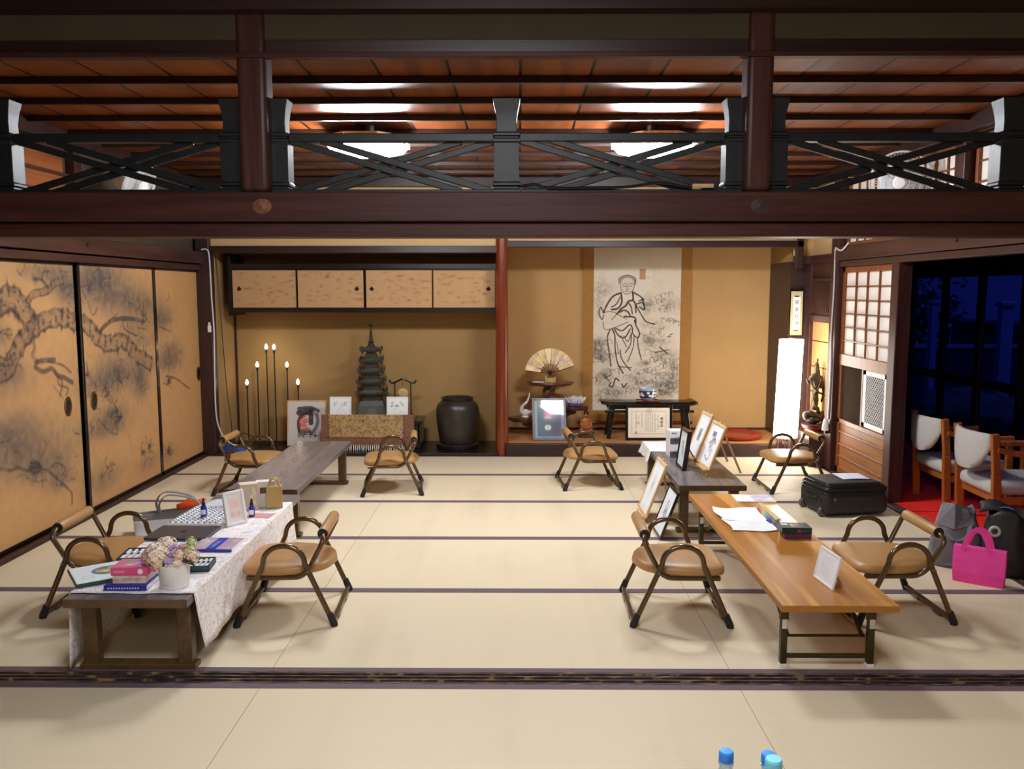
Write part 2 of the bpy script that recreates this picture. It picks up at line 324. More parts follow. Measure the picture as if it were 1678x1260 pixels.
# ------------------------------------------------------------------ painting onto a fine grid (colours kept per vertex)
class Canvas:
    def __init__(s, W, H, nx, ny, base):
        s.W, s.H, s.nx, s.ny = W, H, nx, ny
        s.a = np.ones((ny, nx, 3)) * (np.array(base) / 255.)
        s.X, s.Y = np.meshgrid(np.linspace(0, W, nx), np.linspace(0, H, ny))
        s.rs = np.random.RandomState(3)
        n = s.rs.rand(ny // 6 + 3, nx // 6 + 3); yy = np.linspace(0, n.shape[0] - 1.01, ny); xx = np.linspace(0, n.shape[1] - 1.01, nx)
        iy, ix = yy.astype(int), xx.astype(int); fy, fx = (yy - iy)[:, None], (xx - ix)[None]
        g = lambda a, b: n[np.ix_(iy + a, ix + b)]
        s.noise = (g(0, 0) * (1 - fy) + g(1, 0) * fy) * (1 - fx) + (g(0, 1) * (1 - fy) + g(1, 1) * fy) * fx
    def blend(s, k, col):
        k = np.clip(k, 0, 1)[..., None]; s.a = s.a * (1 - k) + (np.array(col) / 255.) * k
    def blob(s, cx, cy, rx, ry, col, a=.5, rough=.6):
        d = ((s.X - cx) / rx) ** 2 + ((s.Y - cy) / ry) ** 2
        s.blend(a * np.exp(-d * 1.1) * (1 - rough + rough * 2 * s.noise), col)
    def disc(s, cx, cy, rx, ry, col, a=1.):
        d = np.sqrt(((s.X - cx) / rx) ** 2 + ((s.Y - cy) / ry) ** 2); s.blend(a * np.clip((1.06 - d) * 8, 0, 1), col)
    def rect(s, x0, y0, x1, y1, col, a=1.):
        s.blend(a * ((s.X >= x0) & (s.X <= x1) & (s.Y >= y0) & (s.Y <= y1)), col)
    def stroke(s, pts, w, col, a=.8, dry=0., smooth=True):
        pts = [(p.x, p.y) for p in spline([(x, y, 0) for x, y in pts], 5)] if smooth and len(pts) > 2 else pts
        best = np.full(s.X.shape, 9.)
        for (ax, ay), (bx, by) in zip(pts, pts[1:]):
            dx, dy = bx - ax, by - ay; L = dx * dx + dy * dy + 1e-12; m = w * 1.5 + .004
            i0, i1 = np.searchsorted(s.X[0], [min(ax, bx) - m, max(ax, bx) + m]); j0, j1 = np.searchsorted(s.Y[:, 0], [min(ay, by) - m, max(ay, by) + m])
            if i0 >= i1 or j0 >= j1: continue
            X, Y = s.X[j0:j1, i0:i1], s.Y[j0:j1, i0:i1]
            t = np.clip(((X - ax) * dx + (Y - ay) * dy) / L, 0, 1)
            best[j0:j1, i0:i1] = np.minimum(best[j0:j1, i0:i1], np.hypot(X - ax - t * dx, Y - ay - t * dy))
        px = s.W / s.nx
        k = np.clip((w / 2 + px * .6 - best) / (px * 1.2), 0, 1)
        if dry: k = k * np.clip(1 - dry + dry * 2 * s.noise, 0, 1)
        s.blend(a * k, col); return best
    def mesh(s, name, mat, parent, O, ux, uy):
        O, ux, uy = (np.array(v, float) for v in (O, ux, uy))
        co = (O + s.X[..., None] * ux + s.Y[..., None] * uy).reshape(-1, 3)
        i = np.arange(s.nx * s.ny).reshape(s.ny, s.nx)
        f = np.stack([i[:-1, :-1], i[:-1, 1:], i[1:, 1:], i[1:, :-1]], -1).reshape(-1, 4)
        me = bpy.data.meshes.new(name); me.from_pydata(co.tolist(), [], f.tolist())
        c = np.clip(s.a, 0, 1); c = np.where(c <= .04045, c / 12.92, ((c + .055) / 1.055) ** 2.4)
        at = me.attributes.new('Paint', 'FLOAT_COLOR', 'POINT')
        at.data.foreach_set('color', np.concatenate([c.reshape(-1, 3), np.ones((s.nx * s.ny, 1))], 1).astype('f').ravel())
        me.materials.append(M[mat]); o = bpy.data.objects.new(name, me); COL.objects.link(o); o.parent = parent
        return o
PINE_STROKES=[([(4.598,1.449),(4.779,1.494),(4.942,1.499),(5.03,1.528),(5.13,1.497),(5.213,1.415),(5.275,1.34)],0.15,0.55),([(4.633,1.093),(4.954,1.095),(5.085,1.225),(5.217,1.315),(5.317,1.357),(5.454,1.389),(5.612,1.393),(5.757,1.364),(5.928,1.312),(6.041,1.223),(6.21,1.181),(6.394,1.197),(6.531,1.127),(6.673,1.048),(6.878,0.978)],0.12,0.55),([(5.221,1.496),(5.29,1.549),(5.458,1.576),(5.549,1.624),(5.657,1.64)],0.05,0.7),([(5.468,1.591),(5.398,1.641),(5.325,1.645)],0.018,0.7),([(5.398,1.641),(5.419,1.688),(5.488,1.698)],0.012,0.6),([(6.047,1.275),(6.205,1.343),(6.412,1.363),(6.605,1.351),(6.782,1.327)],0.032,0.8),([(6.412,1.357),(6.45,1.278),(6.641,1.218)],0.014,0.7),([(6.206,1.353),(6.347,1.403)],0.01,0.6),([(5.838,1.577),(5.908,1.496),(5.974,1.401),(6.045,1.453)],0.01,0.6),([(5.802,1.597),(5.94,1.613)],0.012,0.5),([(5.275,1.12),(5.342,1.128),(5.494,1.121)],0.03,0.7),([(5.264,1.093),(5.35,1.057),(5.453,1.067),(5.518,1.017),(5.587,0.996),(5.693,0.95)],0.03,0.7),([(5.407,1.118),(5.578,1.08),(5.682,1.021)],0.015,0.6),([(5.516,1.003),(5.528,0.953),(5.633,0.917),(5.61,0.875)],0.015,0.6),([(5.458,0.951),(5.522,0.896),(5.571,0.85)],0.01,0.4),([(5.263,1.304),(5.269,1.212),(5.241,1.169),(5.292,1.128)],0.03,0.45),([(4.906,1.168),(4.988,1.144),(5.065,1.182)],0.05,0.7),([(6.541,1.104),(6.543,1.012),(6.593,0.893)],0.008,0.4),([(7.078,1.274),(7.31,1.22)],0.012,0.7),([(7.178,0.845),(7.388,0.798),(7.672,0.677)],0.014,0.7),([(4.836,0.534),(4.941,0.5),(5.016,0.501),(5.108,0.464),(5.189,0.47),(5.329,0.416),(5.492,0.294),(5.599,0.205),(5.602,0.127)],0.02,0.6),([(5.152,0.501),(5.231,0.485),(5.246,0.434),(5.165,0.44),(5.14,0.481)],0.02,0.8),([(5.267,0.43),(5.265,0.322)],0.008,0.5),([(5.067,0.45),(5.179,0.378),(5.322,0.357)],0.01,0.4),([(5.351,0.424),(5.441,0.442),(5.548,0.382),(5.475,0.347)],0.012,0.5),([(5.955,0.963),(6.104,0.853),(6.253,0.668),(6.411,0.473),(6.462,0.377)],0.008,0.35),([(5.974,0.655),(6.099,0.554),(6.235,0.503),(6.217,0.604)],0.02,0.4),([(5.483,1.035),(5.566,0.965),(5.534,0.883)],0.02,0.5),([(6.666,0.174),(6.739,0.22),(6.804,0.191)],0.012,0.6)]
PINE_WASH=[(5.317,1.647,0.016,0.017,0.75),(5.927,1.582,0.02,0.018,0.75),(6.337,0.886,0.023,0.019,0.75),(7.227,0.796,0.03,0.023,0.75),(6.774,1.38,0.026,0.021,0.75),(5.471,1.698,0.304,0.066,0.5),(5.635,1.606,0.168,0.067,0.6),(6.045,1.639,0.237,0.114,0.75),(6.337,1.523,0.362,0.12,0.6),(6.177,1.683,0.366,0.095,0.4),(6.744,1.462,0.297,0.104,0.5),(7.144,1.345,0.179,0.098,0.6),(6.599,1.294,0.231,0.068,0.35),(6.766,1.182,0.244,0.07,0.35),(6.322,0.965,0.288,0.131,0.5),(6.227,0.93,0.183,0.065,0.45),(6.68,0.872,0.104,0.127,0.6),(7.29,1.038,0.187,0.088,0.55),(7.22,0.955,0.247,0.075,0.45),(4.921,1.304,0.099,0.068,0.4),(4.954,1.095,0.16,0.06,0.6),(4.973,1.006,0.255,0.078,0.25),(5.701,1.538,0.113,0.088,0.4),(5.121,0.577,0.462,0.137,0.5),(4.924,0.682,0.282,0.142,0.45),(5.416,0.422,0.249,0.096,0.45),(5.197,0.457,0.081,0.046,0.8),(5.006,0.758,0.23,0.066,0.3),(6.076,0.592,0.312,0.093,0.5),(5.981,0.222,0.247,0.106,0.45),(6.194,0.649,0.172,0.068,0.35),(6.644,0.878,0.131,0.131,0.3),(6.734,0.175,0.206,0.059,0.3),(7.15,0.186,0.153,0.063,0.3),(5.95,0.911,0.158,0.065,0.4),(5.471,0.311,0.159,0.061,0.4),(6.113,0.933,0.344,0.268,0.15),(5.855,0.986,0.02,0.015,0.85),(6.128,0.816,0.022,0.016,0.85),(6.253,0.668,0.023,0.017,0.85),(6.092,0.868,0.022,0.016,0.85),(6.306,0.618,0.024,0.017,0.85),(6.645,0.283,0.026,0.018,0.85),(6.782,0.306,0.027,0.018,0.85),(7.162,0.192,0.03,0.019,0.85)]
# ------------------------------------------------------------------ the room
XL, XR, CZ = -3.05, 2.78, 2.63
# floor: two rooms of tatami with cloth borders and thin seams
b = B(); b.box(-3.1, 3.335, -.05, 2.70, 7.93, 0); b.box(-3.1, -2.4, -.05, 2.70, 3.225, 0)
fl = struct(b.build('floor', 'tatami', smooth=0), 'straw tatami mat floor with dark cloth borders')
b = B()
for y in (4.293, 5.241, 6.183, 7.112): b.box(-2.97, y - .03, 0, 2.70, y + .03, .002)
for y0, y1 in ((3.335, 3.372), (3.188, 3.225), (7.905, 7.93), (2.23, 2.29), (1.28, 1.34)): b.box(-2.97, y0, 0, 2.70, y1, .002)
b.build('border_band', 'heri', fl, 0)
b = B()
for x in (-1.03, .88):
    for y0, y1 in ((3.37, 4.263), (4.323, 5.211), (5.271, 6.153), (6.213, 7.082), (7.142, 7.9), (2.29, 3.19)): b.box(x - .0012, y0, 0, x + .0012, y1, .0012)
b.build('mat_seam', pbr('mat_seam_tan', (176, 152, 116), .9), fl, 0)  # joint lines between mats, a darker tan than the straw
# sliding-door sill between the two rooms, with grooves
b = B(); b.box(-3.1, 3.225, -.05, 2.78, 3.335, -.008)
for y0, y1 in ((3.225, 3.243), (3.262, 3.272), (3.291, 3.301), (3.319, 3.335)): b.box(-3.1, y0, -.01, 2.78, y1, .002)
struct(b.build('trim_1', 'sill', smooth=0), 'worn dark wooden sill with grooves crossing the tatami floor')
b = B(); b.box(-3.12, 3.34, -.04, -2.97, 7.95, .012); b.box(-3.12, 3.34, .012, -3.085, 7.95, .03); b.box(-3.015, 3.34, .012, -2.97, 7.95, .022)
struct(b.build('trim_2', 'beam_d', smooth=0, bevel=.003), 'black sill rail under the painted sliding doors')
b = B(); b.box(2.70, 3.34, -.05, 2.80, 7.4, -.004); b.box(2.70, 3.34, -.01, 2.718, 7.4, .004); b.box(2.74, 3.34, -.01, 2.755, 7.4, .004); b.box(2.782, 3.34, -.01, 2.80, 7.4, .004)
struct(b.build('trim_3', 'sill', smooth=0), 'worn wooden sill along the edge of the red carpet')
# ceiling boards with dark joists
b = B(); b.box(-3.1, 3.44, CZ, 2.85, 8.1, CZ + .03)
ce = struct(b.build('ceiling', 'ceil', smooth=0), 'orange brown board ceiling with dark joists')
for i in range(9):
    y = 3.86 + i * .46
    b = B(); b.box(-3.05, y - .013, CZ - .036, 2.78, y + .013, CZ); b.build('joist', 'beam_d', ce, 0, bevel=.004)
b = B(); b.box(-3.05, 3.5, CZ - .1, -2.98, 8.0, CZ - .001); b.box(2.71, 3.5, CZ - .1, 2.78, 8.0, CZ - .001); b.box(-3.05, 7.93, CZ - .1, 2.78, 8.0, CZ - .001)
b.build('cornice', 'beam_d', ce, 0, bevel=.004)
# near room shell
b = B(); b.box(-3.1, -2.5, 2.78, 2.85, 3.5, 2.82); struct(b.build('ceiling.001', 'beam_d', smooth=0), 'dark near room ceiling')
b = B(); b.box(-3.15, -2.55, 0, 2.85, -2.45, 2.8); struct(b.build('wall_near', 'plaster', smooth=0), 'ochre wall behind the viewer')
# left wall: posts, rails, painted sliding doors
wl = node('wall_left', 'left wall of rails and plaster above the painted sliding doors')
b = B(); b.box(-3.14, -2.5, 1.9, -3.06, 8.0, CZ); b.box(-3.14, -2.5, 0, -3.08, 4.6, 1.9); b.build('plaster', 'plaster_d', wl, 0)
b = B(); b.box(-3.3, -2.6, -.1, -3.141, 9.0, 3.0); b.box(-3.2, 8.87, -.1, 2.9, 8.95, 3.0); b.build('leak_backing', 'plaster_d', wl, 0)  # unseen backing, added to seal gaps where outside light leaked in
b = B(); b.box(-3.1, 3.4, 1.765, -2.985, 7.98, 1.815); b.build('head_rail', 'sidebeam', wl, 0, bevel=.003)
b = B(); b.box(-3.1, 3.4, 1.825, -2.955, 7.98, 1.935); b.build('rail', 'sidebeam', wl, 0, bevel=.004)
b = B(); b.box(-3.062, 4.75, 2.06, -3.045, 5.72, 2.46); b.build('board_panel', wood('orange_boards', (120, 62, 26), (168, 96, 44), 1, 14), wl, 0)
b = B()
for z in (2.03, 2.2, 2.33, 2.48): b.box(-3.07, 4.7, z, -3.03, 5.8, z + .022)
b.box(-3.09, 5.78, 1.935, -3.0, 5.88, CZ - .1); b.build('frame', 'sidebeam', wl, 0)
b = B(); b.lathe([(.014, 0), (.014, .006), (.004, .009)], 12, T=tr(-2.955, 5.82, 1.885) @ rot('Y', PI / 2)); b.build('nail_cover', 'black', wl)
washes = PINE_WASH; strokes = PINE_STROKES
def fusuma(i, y0, y1, x, label, pull_y):
    d = node('door_%d' % i, label)
    f = .03
    cv = Canvas(y1 - y0 - 2 * f, 1.70, int((y1 - y0) * 150), 250, (200, 154, 102)); ox, oz = y0 + f, .045
    cv.blend(.35 * (cv.noise - .2), (180, 132, 84)); cv.blend(.22 * np.clip(1 - cv.Y / .5, 0, 1), (190, 138, 90))
    for y, z, ry, rz, a in washes: cv.blob(y - ox, z - oz, max(ry, .025) * 1.15, max(rz, .02) * 1.15, (80, 74, 76), a * .9, .3)
    for y, z, ry, rz, a in washes:
        if a < .35 or ry < .02: continue
        for q in range(9):
            px, py, an = y - ox + R.gauss(0, .5) * ry, z - oz + R.gauss(0, .45) * rz, R.uniform(0, 6.3); pp = [(px, py)]
            for k in range(R.randrange(3, 7)): an += R.uniform(-.9, .9); px += .022 * math.cos(an); py += .018 * math.sin(an); pp.append((px, py))
            cv.stroke(pp, R.uniform(.004, .011), (60, 54, 54), R.uniform(.25, .6), .6)
    for pts, w, a in strokes:
        pts = [(p[0] - ox, p[1] - oz) for p in pts]
        if w >= .045:
            d0 = cv.stroke(pts, w, (146, 116, 86), a * .9, .35)
            sp = [(p.x, p.y) for p in spline([(x_, y_, 0) for x_, y_ in pts], 4)]
            for off, ww, aa in ((-.47, .13, .8), (.47, .11, .7), (-.4, .2, .4), (.38, .2, .35), (-.15, .06, .4), (.12, .07, .4), (.3, .05, .4)):
                q = []; ph = R.uniform(0, 6)
                for k in range(len(sp)):
                    d_ = V((sp[min(k + 1, len(sp) - 1)][0] - sp[max(k - 1, 0)][0], sp[min(k + 1, len(sp) - 1)][1] - sp[max(k - 1, 0)][1], 0)).normalized(); o_ = w * (off + .07 * math.sin(k * 1.9 + ph) + R.uniform(-.06, .06)); q.append((sp[k][0] - d_.y * o_, sp[k][1] + d_.x * o_))
                cv.stroke(q, w * ww, (58, 50, 50), a * aa * .95, .75, False)
                for u in q[::2]:
                    if R.random() < .6: cv.blob(u[0] + R.uniform(-.1, .1) * w, u[1] + R.uniform(-.1, .1) * w, w * R.uniform(.06, .16), w * R.uniform(.06, .2), (60, 52, 52), .55, .4)
        else: cv.stroke(pts, w * 1.1, (62, 56, 56), a * .85, .5)
    for q in range(14):
        px, py = R.uniform(0, cv.W), R.uniform(0, cv.H); cv.stroke([(px, py), (px + R.uniform(-.12, .12), py + R.uniform(-.03, .03))], .006, (206, 168, 122), .4, .3)
    cv.mesh('painted_paper', 'paint', d, (x + .012, ox, oz), (0, 1, 0), (0, 0, 1))
    b = B(); b.box(x - .012, y0, .025, x + .0115, y1, 1.765)
    b.build('panel', 'gold', d, 0)
    b = B(); b.box(x - .015, y0, .02, x + .02, y0 + f, 1.765); b.box(x - .015, y1 - f, .02, x + .02, y1, 1.765); b.box(x - .015, y0, .02, x + .02, y1, .045); b.box(x - .015, y0, 1.745, x + .02, y1, 1.765)
    b.build('frame', 'lacq', d, 0, bevel=.003)
    if pull_y:
        T = tr(x + .012, pull_y, .795) @ rot('Y', PI / 2)
        b = B(); b.lathe([(.045, 0), (.047, .004), (.038, .008), (.033, .005), (.033, .001)], 24, T=T, sx=1.45); p = b.build('door_pull', 'brass', d)
        b = B(); b.lathe([(.001, .0045), (.032, .0045), (.032, .0055), (.001, .0055)], 20, T=T, sx=1.45); b.build('recess', 'lacq', p)
fusuma(1, 4.55, 5.83, -3.06, 'sliding door painted with a big ink pine trunk, nearest the viewer', 5.62)
fusuma(2, 5.78, 7.0, -3.035, 'sliding door painted with pine boughs, between the other two', 5.92)
fusuma(3, 7.0, 8.0, -3.04, 'mostly plain gold sliding door next to the corner post', 7.9)
b = B(); b.box(-3.03, 7.94, 0, -2.90, 8.07, CZ - .1); struct(b.build('trim_4', 'post_d', smooth=0, bevel=.008), 'dark square corner post beside the left alcove')
# ------------------------------------------------------------------ beam between the rooms and the carved transom
b = B(); b.box(-3.1, 3.42, 1.787, 2.85, 3.56, 1.842); tb = struct(b.build('trim_5', 'beam', smooth=0, bevel=.004), 'reddish brown lintel beam across the whole room')
b = B(); b.box(-3.1, 3.395, 1.845, 2.85, 3.57, 1.962); k = b.build('upper_beam', 'beam', tb, 0, bevel=.006)
for x, z, m in ((.955, 1.905, (50, 30, 26)), (-1.02, 1.905, (112, 64, 36))):
    b = B(); b.lathe([(.03, 0), (.022, .0018), (.008, .0012), (.004, .003)], 20, T=tr(x, 3.395, z) @ rot('X', PI / 2), sx=1.25); b.build('knot', pbr('knot_wood', m, .6, var=.4, scale=60), k)
for i, (x0, x1, lb) in enumerate(((-1.112, -.995, 'dark reddish post standing on the lintel beam, left one'), (.895, 1.0, 'dark reddish post standing on the lintel beam, right one'))):
    b = B(); b.box(x0, 3.41, 1.962, x1, 3.52, 2.66); struct(b.build('trim_%d' % (6 + i), 'post', smooth=40, bevel=.022, seg=4), lb)
b = B(); b.box(-3.1, 3.40, 2.478, 2.85, 3.445, 2.498); k = struct(b.build('trim_8', 'beam', smooth=0, bevel=.003), 'upper transom rail of dark reddish wood')
b = B(); b.box(-3.1, 3.43, 2.498, 2.85, 3.446, 2.555); b.build('upper_rail', 'beam_d', k, 0)
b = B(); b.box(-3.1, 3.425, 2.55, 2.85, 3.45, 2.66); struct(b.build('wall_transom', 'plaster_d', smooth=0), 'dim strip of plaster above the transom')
b = B(); b.box(-3.1, 3.36, 2.645, 2.85, 3.47, 2.8); struct(b.build('trim_9', 'beam_d', smooth=0), 'dark top beam under the near ceiling')
def baluster(x, par):
    b = B(); y0, y1, hw = 3.475, 3.563, .052
    pr = [(1.962, hw + .006), (1.98, hw + .006), (1.982, hw - .002), (1.992, hw - .002), (1.995, hw + .004), (2.006, hw + .004), (2.01, hw), (2.165, hw), (2.168, hw + .004), (2.18, hw + .004), (2.182, hw - .003), (2.19, hw - .003), (2.192, hw + .003), (2.204, hw + .003), (2.207, hw - .01), (2.25, hw - .012), (2.29, hw - .007), (2.32, hw - .0005), (2.338, hw + .003)]
    rings = []
    for z, h in pr: e = (h - hw) * .8; rings.append([V((x - h, y0 - e, z)), V((x + h, y0 - e, z)), V((x + h, y1 + e, z)), V((x - h, y1 + e, z))])
    b.loft(rings); return b.build('baluster', 'black', par, 20, bevel=.002)
def transom(label, xs, bays):
    t = thing('transom_screen', label, 'transom', (0, 0, 0), 0, 'black lattice transom screens above the beam')
    x0, x1 = bays[0][0], bays[-1][1]
    b = B(); b.box(x0, 3.49, 1.962, x1, 3.55, 1.982); b.build('bottom_rail', 'black', t, 0, bevel=.003)
    b = B(); b.box(x0, 3.495, 2.172, x1, 3.545, 2.206); b.build('top_rail', 'black', t, 0, bevel=.004)
    for x in xs: baluster(x, t)
    for a, c in bays:
        for p, q, y in (((a, 2.178), (c - .13, 1.972), 3.508), ((a + .13, 2.178), (c, 1.972), 3.508), ((a, 1.972), (c - .13, 2.178), 3.527), ((a + .13, 1.972), (c, 2.178), 3.527)):
            b = B(); b.bar((p[0], y, p[1]), (q[0], y, q[1]), .027, .018, (0, 1, 0)); b.build('crossbar', 'black', t, 0, bevel=.003)
transom('black lattice transom screen left of the left post', (-2.105, -1.155), ((-2.98, -2.16), (-2.05, -1.205)))
transom('wide black lattice transom screen between the two posts, in front of the lamps', (-.985, -.05, .885), ((-.935, -.1), (0, .835)))
transom('black lattice transom screen right of the right post', (1.03, 1.985), ((1.082, 1.93), (2.04, 2.75)))
b = B(); b.box(.70, 3.47, 1.984, .785, 3.485, 2.0); b.bar((.7, 3.477, 1.994), (.785, 3.477, 1.994), .02, .012)
tag(b.build('paper_slip', 'pine', smooth=0), 'small pale paper slip lying on the beam beside the right post', 'paper')
b = B(); b.tube(spline([(-.02, 3.485, 1.985), (.06, 3.48, 2.0), (.12, 3.48, 1.986), (.3, 3.48, 1.985), (.45, 3.48, 1.99), (.56, 3.48, 2.005), (.66, 3.48, 1.99), (.7, 3.48, 1.985)]), .006, 6); tag(b.build('power_cable', 'black'), 'black cable lying along the beam under the lattice', 'cable')
# ------------------------------------------------------------------ back wall with the two alcoves
wb = node('wall_back', 'ochre back wall with two alcoves')
b = B(); b.box(-2.9, 8.0, 1.99, -.2, 8.06, CZ); b.box(-.12, 8.0, 2.03, 2.66, 8.06, CZ); b.build('upper_plaster', 'plaster_l', wb, 0)
b = B(); b.box(-2.96, 8.6, 0, -.15, 8.66, 2.4); b.build('left_alcove_plaster', 'plaster', wb, 0)
b = B(); b.box(-2.96, 8.05, 0, -2.91, 8.62, 2.4); b.build('left_alcove_side', 'plaster', wb, 0)
b = B(); b.box(-.17, 8.8, 0, 2.66, 8.86, 2.4); b.build('right_alcove_plaster', 'plaster_r', wb, 0)
b = B(); b.box(-.19, 8.02, 0, -.13, 8.82, 2.4); b.build('partition', 'plaster_r', wb, 0)
b = B(); b.box(-3.0, 8.0, 2.4, 2.8, 8.9, 2.45); b.build('alcove_soffit', 'beam_d', wb, 0)
b = B(); b.box(-2.905, 8.59, .03, -2.885, 8.602, 1.42); b.build('corner_strip', 'post_d', wb, 0)
b = B(); b.box(2.6, 8.1, 0, 2.66, 8.82, 1.85); b.build('alcove_side_board', 'post_d', wb, 0)
b = B(); b.box(2.6, 8.1, 1.85, 2.66, 8.82, 2.4); b.build('alcove_side_plaster', 'plaster', wb, 0)
b = B(); b.box(-2.9, 7.97, 1.925, -.2, 8.07, 1.992); struct(b.build('trim_10', 'beam_d', smooth=0, bevel=.005), 'dark lintel over the left alcove')
b = B(); b.box(-.12, 7.97, 1.978, 2.66, 8.07, 2.038); struct(b.build('trim_11', 'beam_d', smooth=0, bevel=.005), 'dark lintel over the right alcove')
b = B(); b.lathe([(.062, 0), (.06, .9), (.058, 1.9), (.057, CZ - .05)], 20, (-.16, 8.0, 0)); struct(b.build('trim_12', 'log', smooth=60), 'polished reddish log pillar between the two alcoves')
b = B(); b.box(2.60, 7.97, 1.78, 2.66, 8.03, CZ - .1); struct(b.build('trim_13', 'post_d', smooth=0, bevel=.003), 'short hanging post at the right end of the alcove lintel')
b = B(); b.box(-2.91, 7.93, -.02, -.2, 8.6, .03); struct(b.build('floor_board', 'blackboard', smooth=0, bevel=.004), 'black lacquered floor board of the left alcove')
b = B(); b.box(-.12, 7.97, 0, 2.8, 8.8, .118); al = struct(b.build('floor_alcove', pbr('alcove_mat', (176, 124, 72), .7, var=.08, scale=20), smooth=0), 'tan raised floor of the right alcove')
b = B(); b.box(-.12, 7.915, 0, 2.62, 7.975, .12); b.build('step_front', 'beam_d', al, 0, bevel=.004)
b = B(); b.box(-.1, 8.785, .118, 2.6, 8.8, .14); struct(b.build('baseboard_back', 'beam', smooth=0), 'thin reddish strip along the foot of the right alcove wall')
# wall cupboard over the left alcove
wc = thing('wall_cupboard', 'long wall cupboard with four mottled sliding doors above the left alcove', 'cupboard', (-1.5, 8.2, 1.364))
b = B(); b.box(-1.3, 0, 0, 1.28, .4, .04); b.build('bottom_board', 'blackboard', wc, 0, bevel=.003)
b = B(); b.box(-1.3, 0, .42, 1.28, .4, .47); b.build('top_board', 'blackboard', wc, 0, bevel=.003)
b = B(); b.box(-1.32, -.012, -.03, -1.285, .4, .56); b.build('end_board', 'lacq', wc, 0, bevel=.003)
b = B(); b.box(-1.29, .05, .04, 1.27, .39, .42); b.build('carcass', 'blackboard', wc, 0)
for i, (x0, x1, px) in enumerate(((-1.278, -.66, -1.215), (-.645, -.005, -.07), (.02, .66, .075), (.672, 1.268, 1.205))):
    cv = Canvas(x1 - x0, .362, 120, 72, (198, 158, 112)); cv.blend(.3 * cv.noise, (186, 140, 98))
    for q in range(46): cv.blob(R.uniform(.04, x1 - x0), R.uniform(.03, .34), R.uniform(.008, .035), R.uniform(.006, .014), (140, 84, 56), .32)
    d = cv.mesh('door', 'paint', wc, (x0, .012 + .006 * (i % 2), .046), (1, 0, 0), (0, 0, 1))
    b = B(); b.box(x0 - .008, .004 + .006 * (i % 2), .04, x0, .03, .42); b.box(x1, .004 + .006 * (i % 2), .04, x1 + .008, .03, .42); b.box(x0, .006, .04, x1, .03, .047); b.box(x0, .006, .408, x1, .03, .42); b.build('door_frame', 'lacq', d, 0)
    b = B(); b.lathe([(.022, 0), (.02, .006), (.008, .012)], 12, T=tr(px, .012, .225) @ rot('X', PI / 2), sx=1, sy=.7); b.ball((px, .004, .243), (.01, .005, .009), 8); b.build('door_pull', 'lacq', d)
# ------------------------------------------------------------------ right wall: study bay, lattice door, opening to the veranda
wr = node('wall_right', 'right wall with lattice transom, rails and an opening to the red carpet')
b = B(); b.box(2.79, 7.3, 1.9, 2.84, 8.1, CZ); b.box(2.6, 8.08, 1.9, 2.84, 8.12, CZ); b.build('plaster', 'plaster_l', wr, 0)
b = B(); b.box(2.79, -2.5, 0, 2.85, 3.9, CZ); b.box(2.79, -2.5, 2.53, 2.84, 8.0, CZ); b.build('near_plaster', 'plaster', wr, 0)
b = B(); b.box(2.755, 7.35, 1.83, 2.84, 8.1, 1.9); b.box(2.6, 8.05, 1.83, 2.8, 8.1, 1.9); b.build('rail', 'sidebeam', wr, 0, bevel=.004)
b = B(); b.box(2.66, 8.09, .1, 2.84, 8.13, 1.83); b.box(2.585, 8.085, .1, 2.70, 8.12, 1.83); b.build('end_board', 'post_d', wr, 0)
b = B(); b.box(2.745, 3.4, 1.777, 2.85, 7.35, 1.825); b.box(2.72, 3.4, 1.83, 2.86, 7.35, 1.945); b.build('head_rail', 'sidebeam', wr, 0, bevel=.004)
b = B(); b.lathe([(.014, 0), (.014, .006), (.004, .009)], 12, T=tr(2.72, 5.32, 1.885) @ rot('Y', -PI / 2)); b.build('nail_cover', 'black', wr)
b = B(); b.box(2.73, 7.3, 0, 2.85, 7.46, CZ - .1); struct(b.build('trim_14', 'post', smooth=0, bevel=.008), 'dark wooden post between the study bay and the lattice door')
b = B(); b.box(2.745, 6.16, 0, 2.85, 6.28, 1.78); struct(b.build('trim_15', 'post', smooth=0, bevel=.006), 'reddish brown post at the edge of the veranda opening')
b = B(); b.box(2.73, 5.3, 1.945, 2.84, 5.42, CZ - .1); struct(b.build('trim_16', 'post', smooth=0, bevel=.006), 'dark upper post in the right wall between paper transoms')
def lattice_window(name, label, y0, y1, z0, z1, nc, nr, x=2.8):
    w = node(name, label)
    b = B(); b.box(x + .012, y0, z0, x + .016, y1, z1); b.build('paper', 'shoji', w, 0)
    b = B()
    for i in range(1, nc): y = y0 + (y1 - y0) * i / nc; b.box(x - .004, y - .006, z0, x + .011, y + .006, z1)
    for i in range(1, nr): z = z0 + (z1 - z0) * i / nr; b.box(x - .004, y0, z - .005, x + .011, y1, z + .005)
    b.build('lattice', 'shojiwood', w, 0)
    b = B(); b.box(x - .012, y0 - .03, z0 - .03, x + .02, y0, z1 + .03); b.box(x - .012, y1, z0 - .03, x + .02, y1 + .03, z1 + .03); b.box(x - .012, y0, z0 - .03, x + .02, y1, z0); b.box(x - .012, y0, z1, x + .02, y1, z1 + .03); b.build('frame', 'shojiwood', w, 0, bevel=.003)
    return w
lattice_window('window_1', 'white paper transom window above the lattice door', 5.48, 7.25, 1.98, 2.48, 11, 4)
lattice_window('window_2', 'white paper transom window nearest the right picture edge', 3.6, 5.25, 1.98, 2.48, 10, 4)
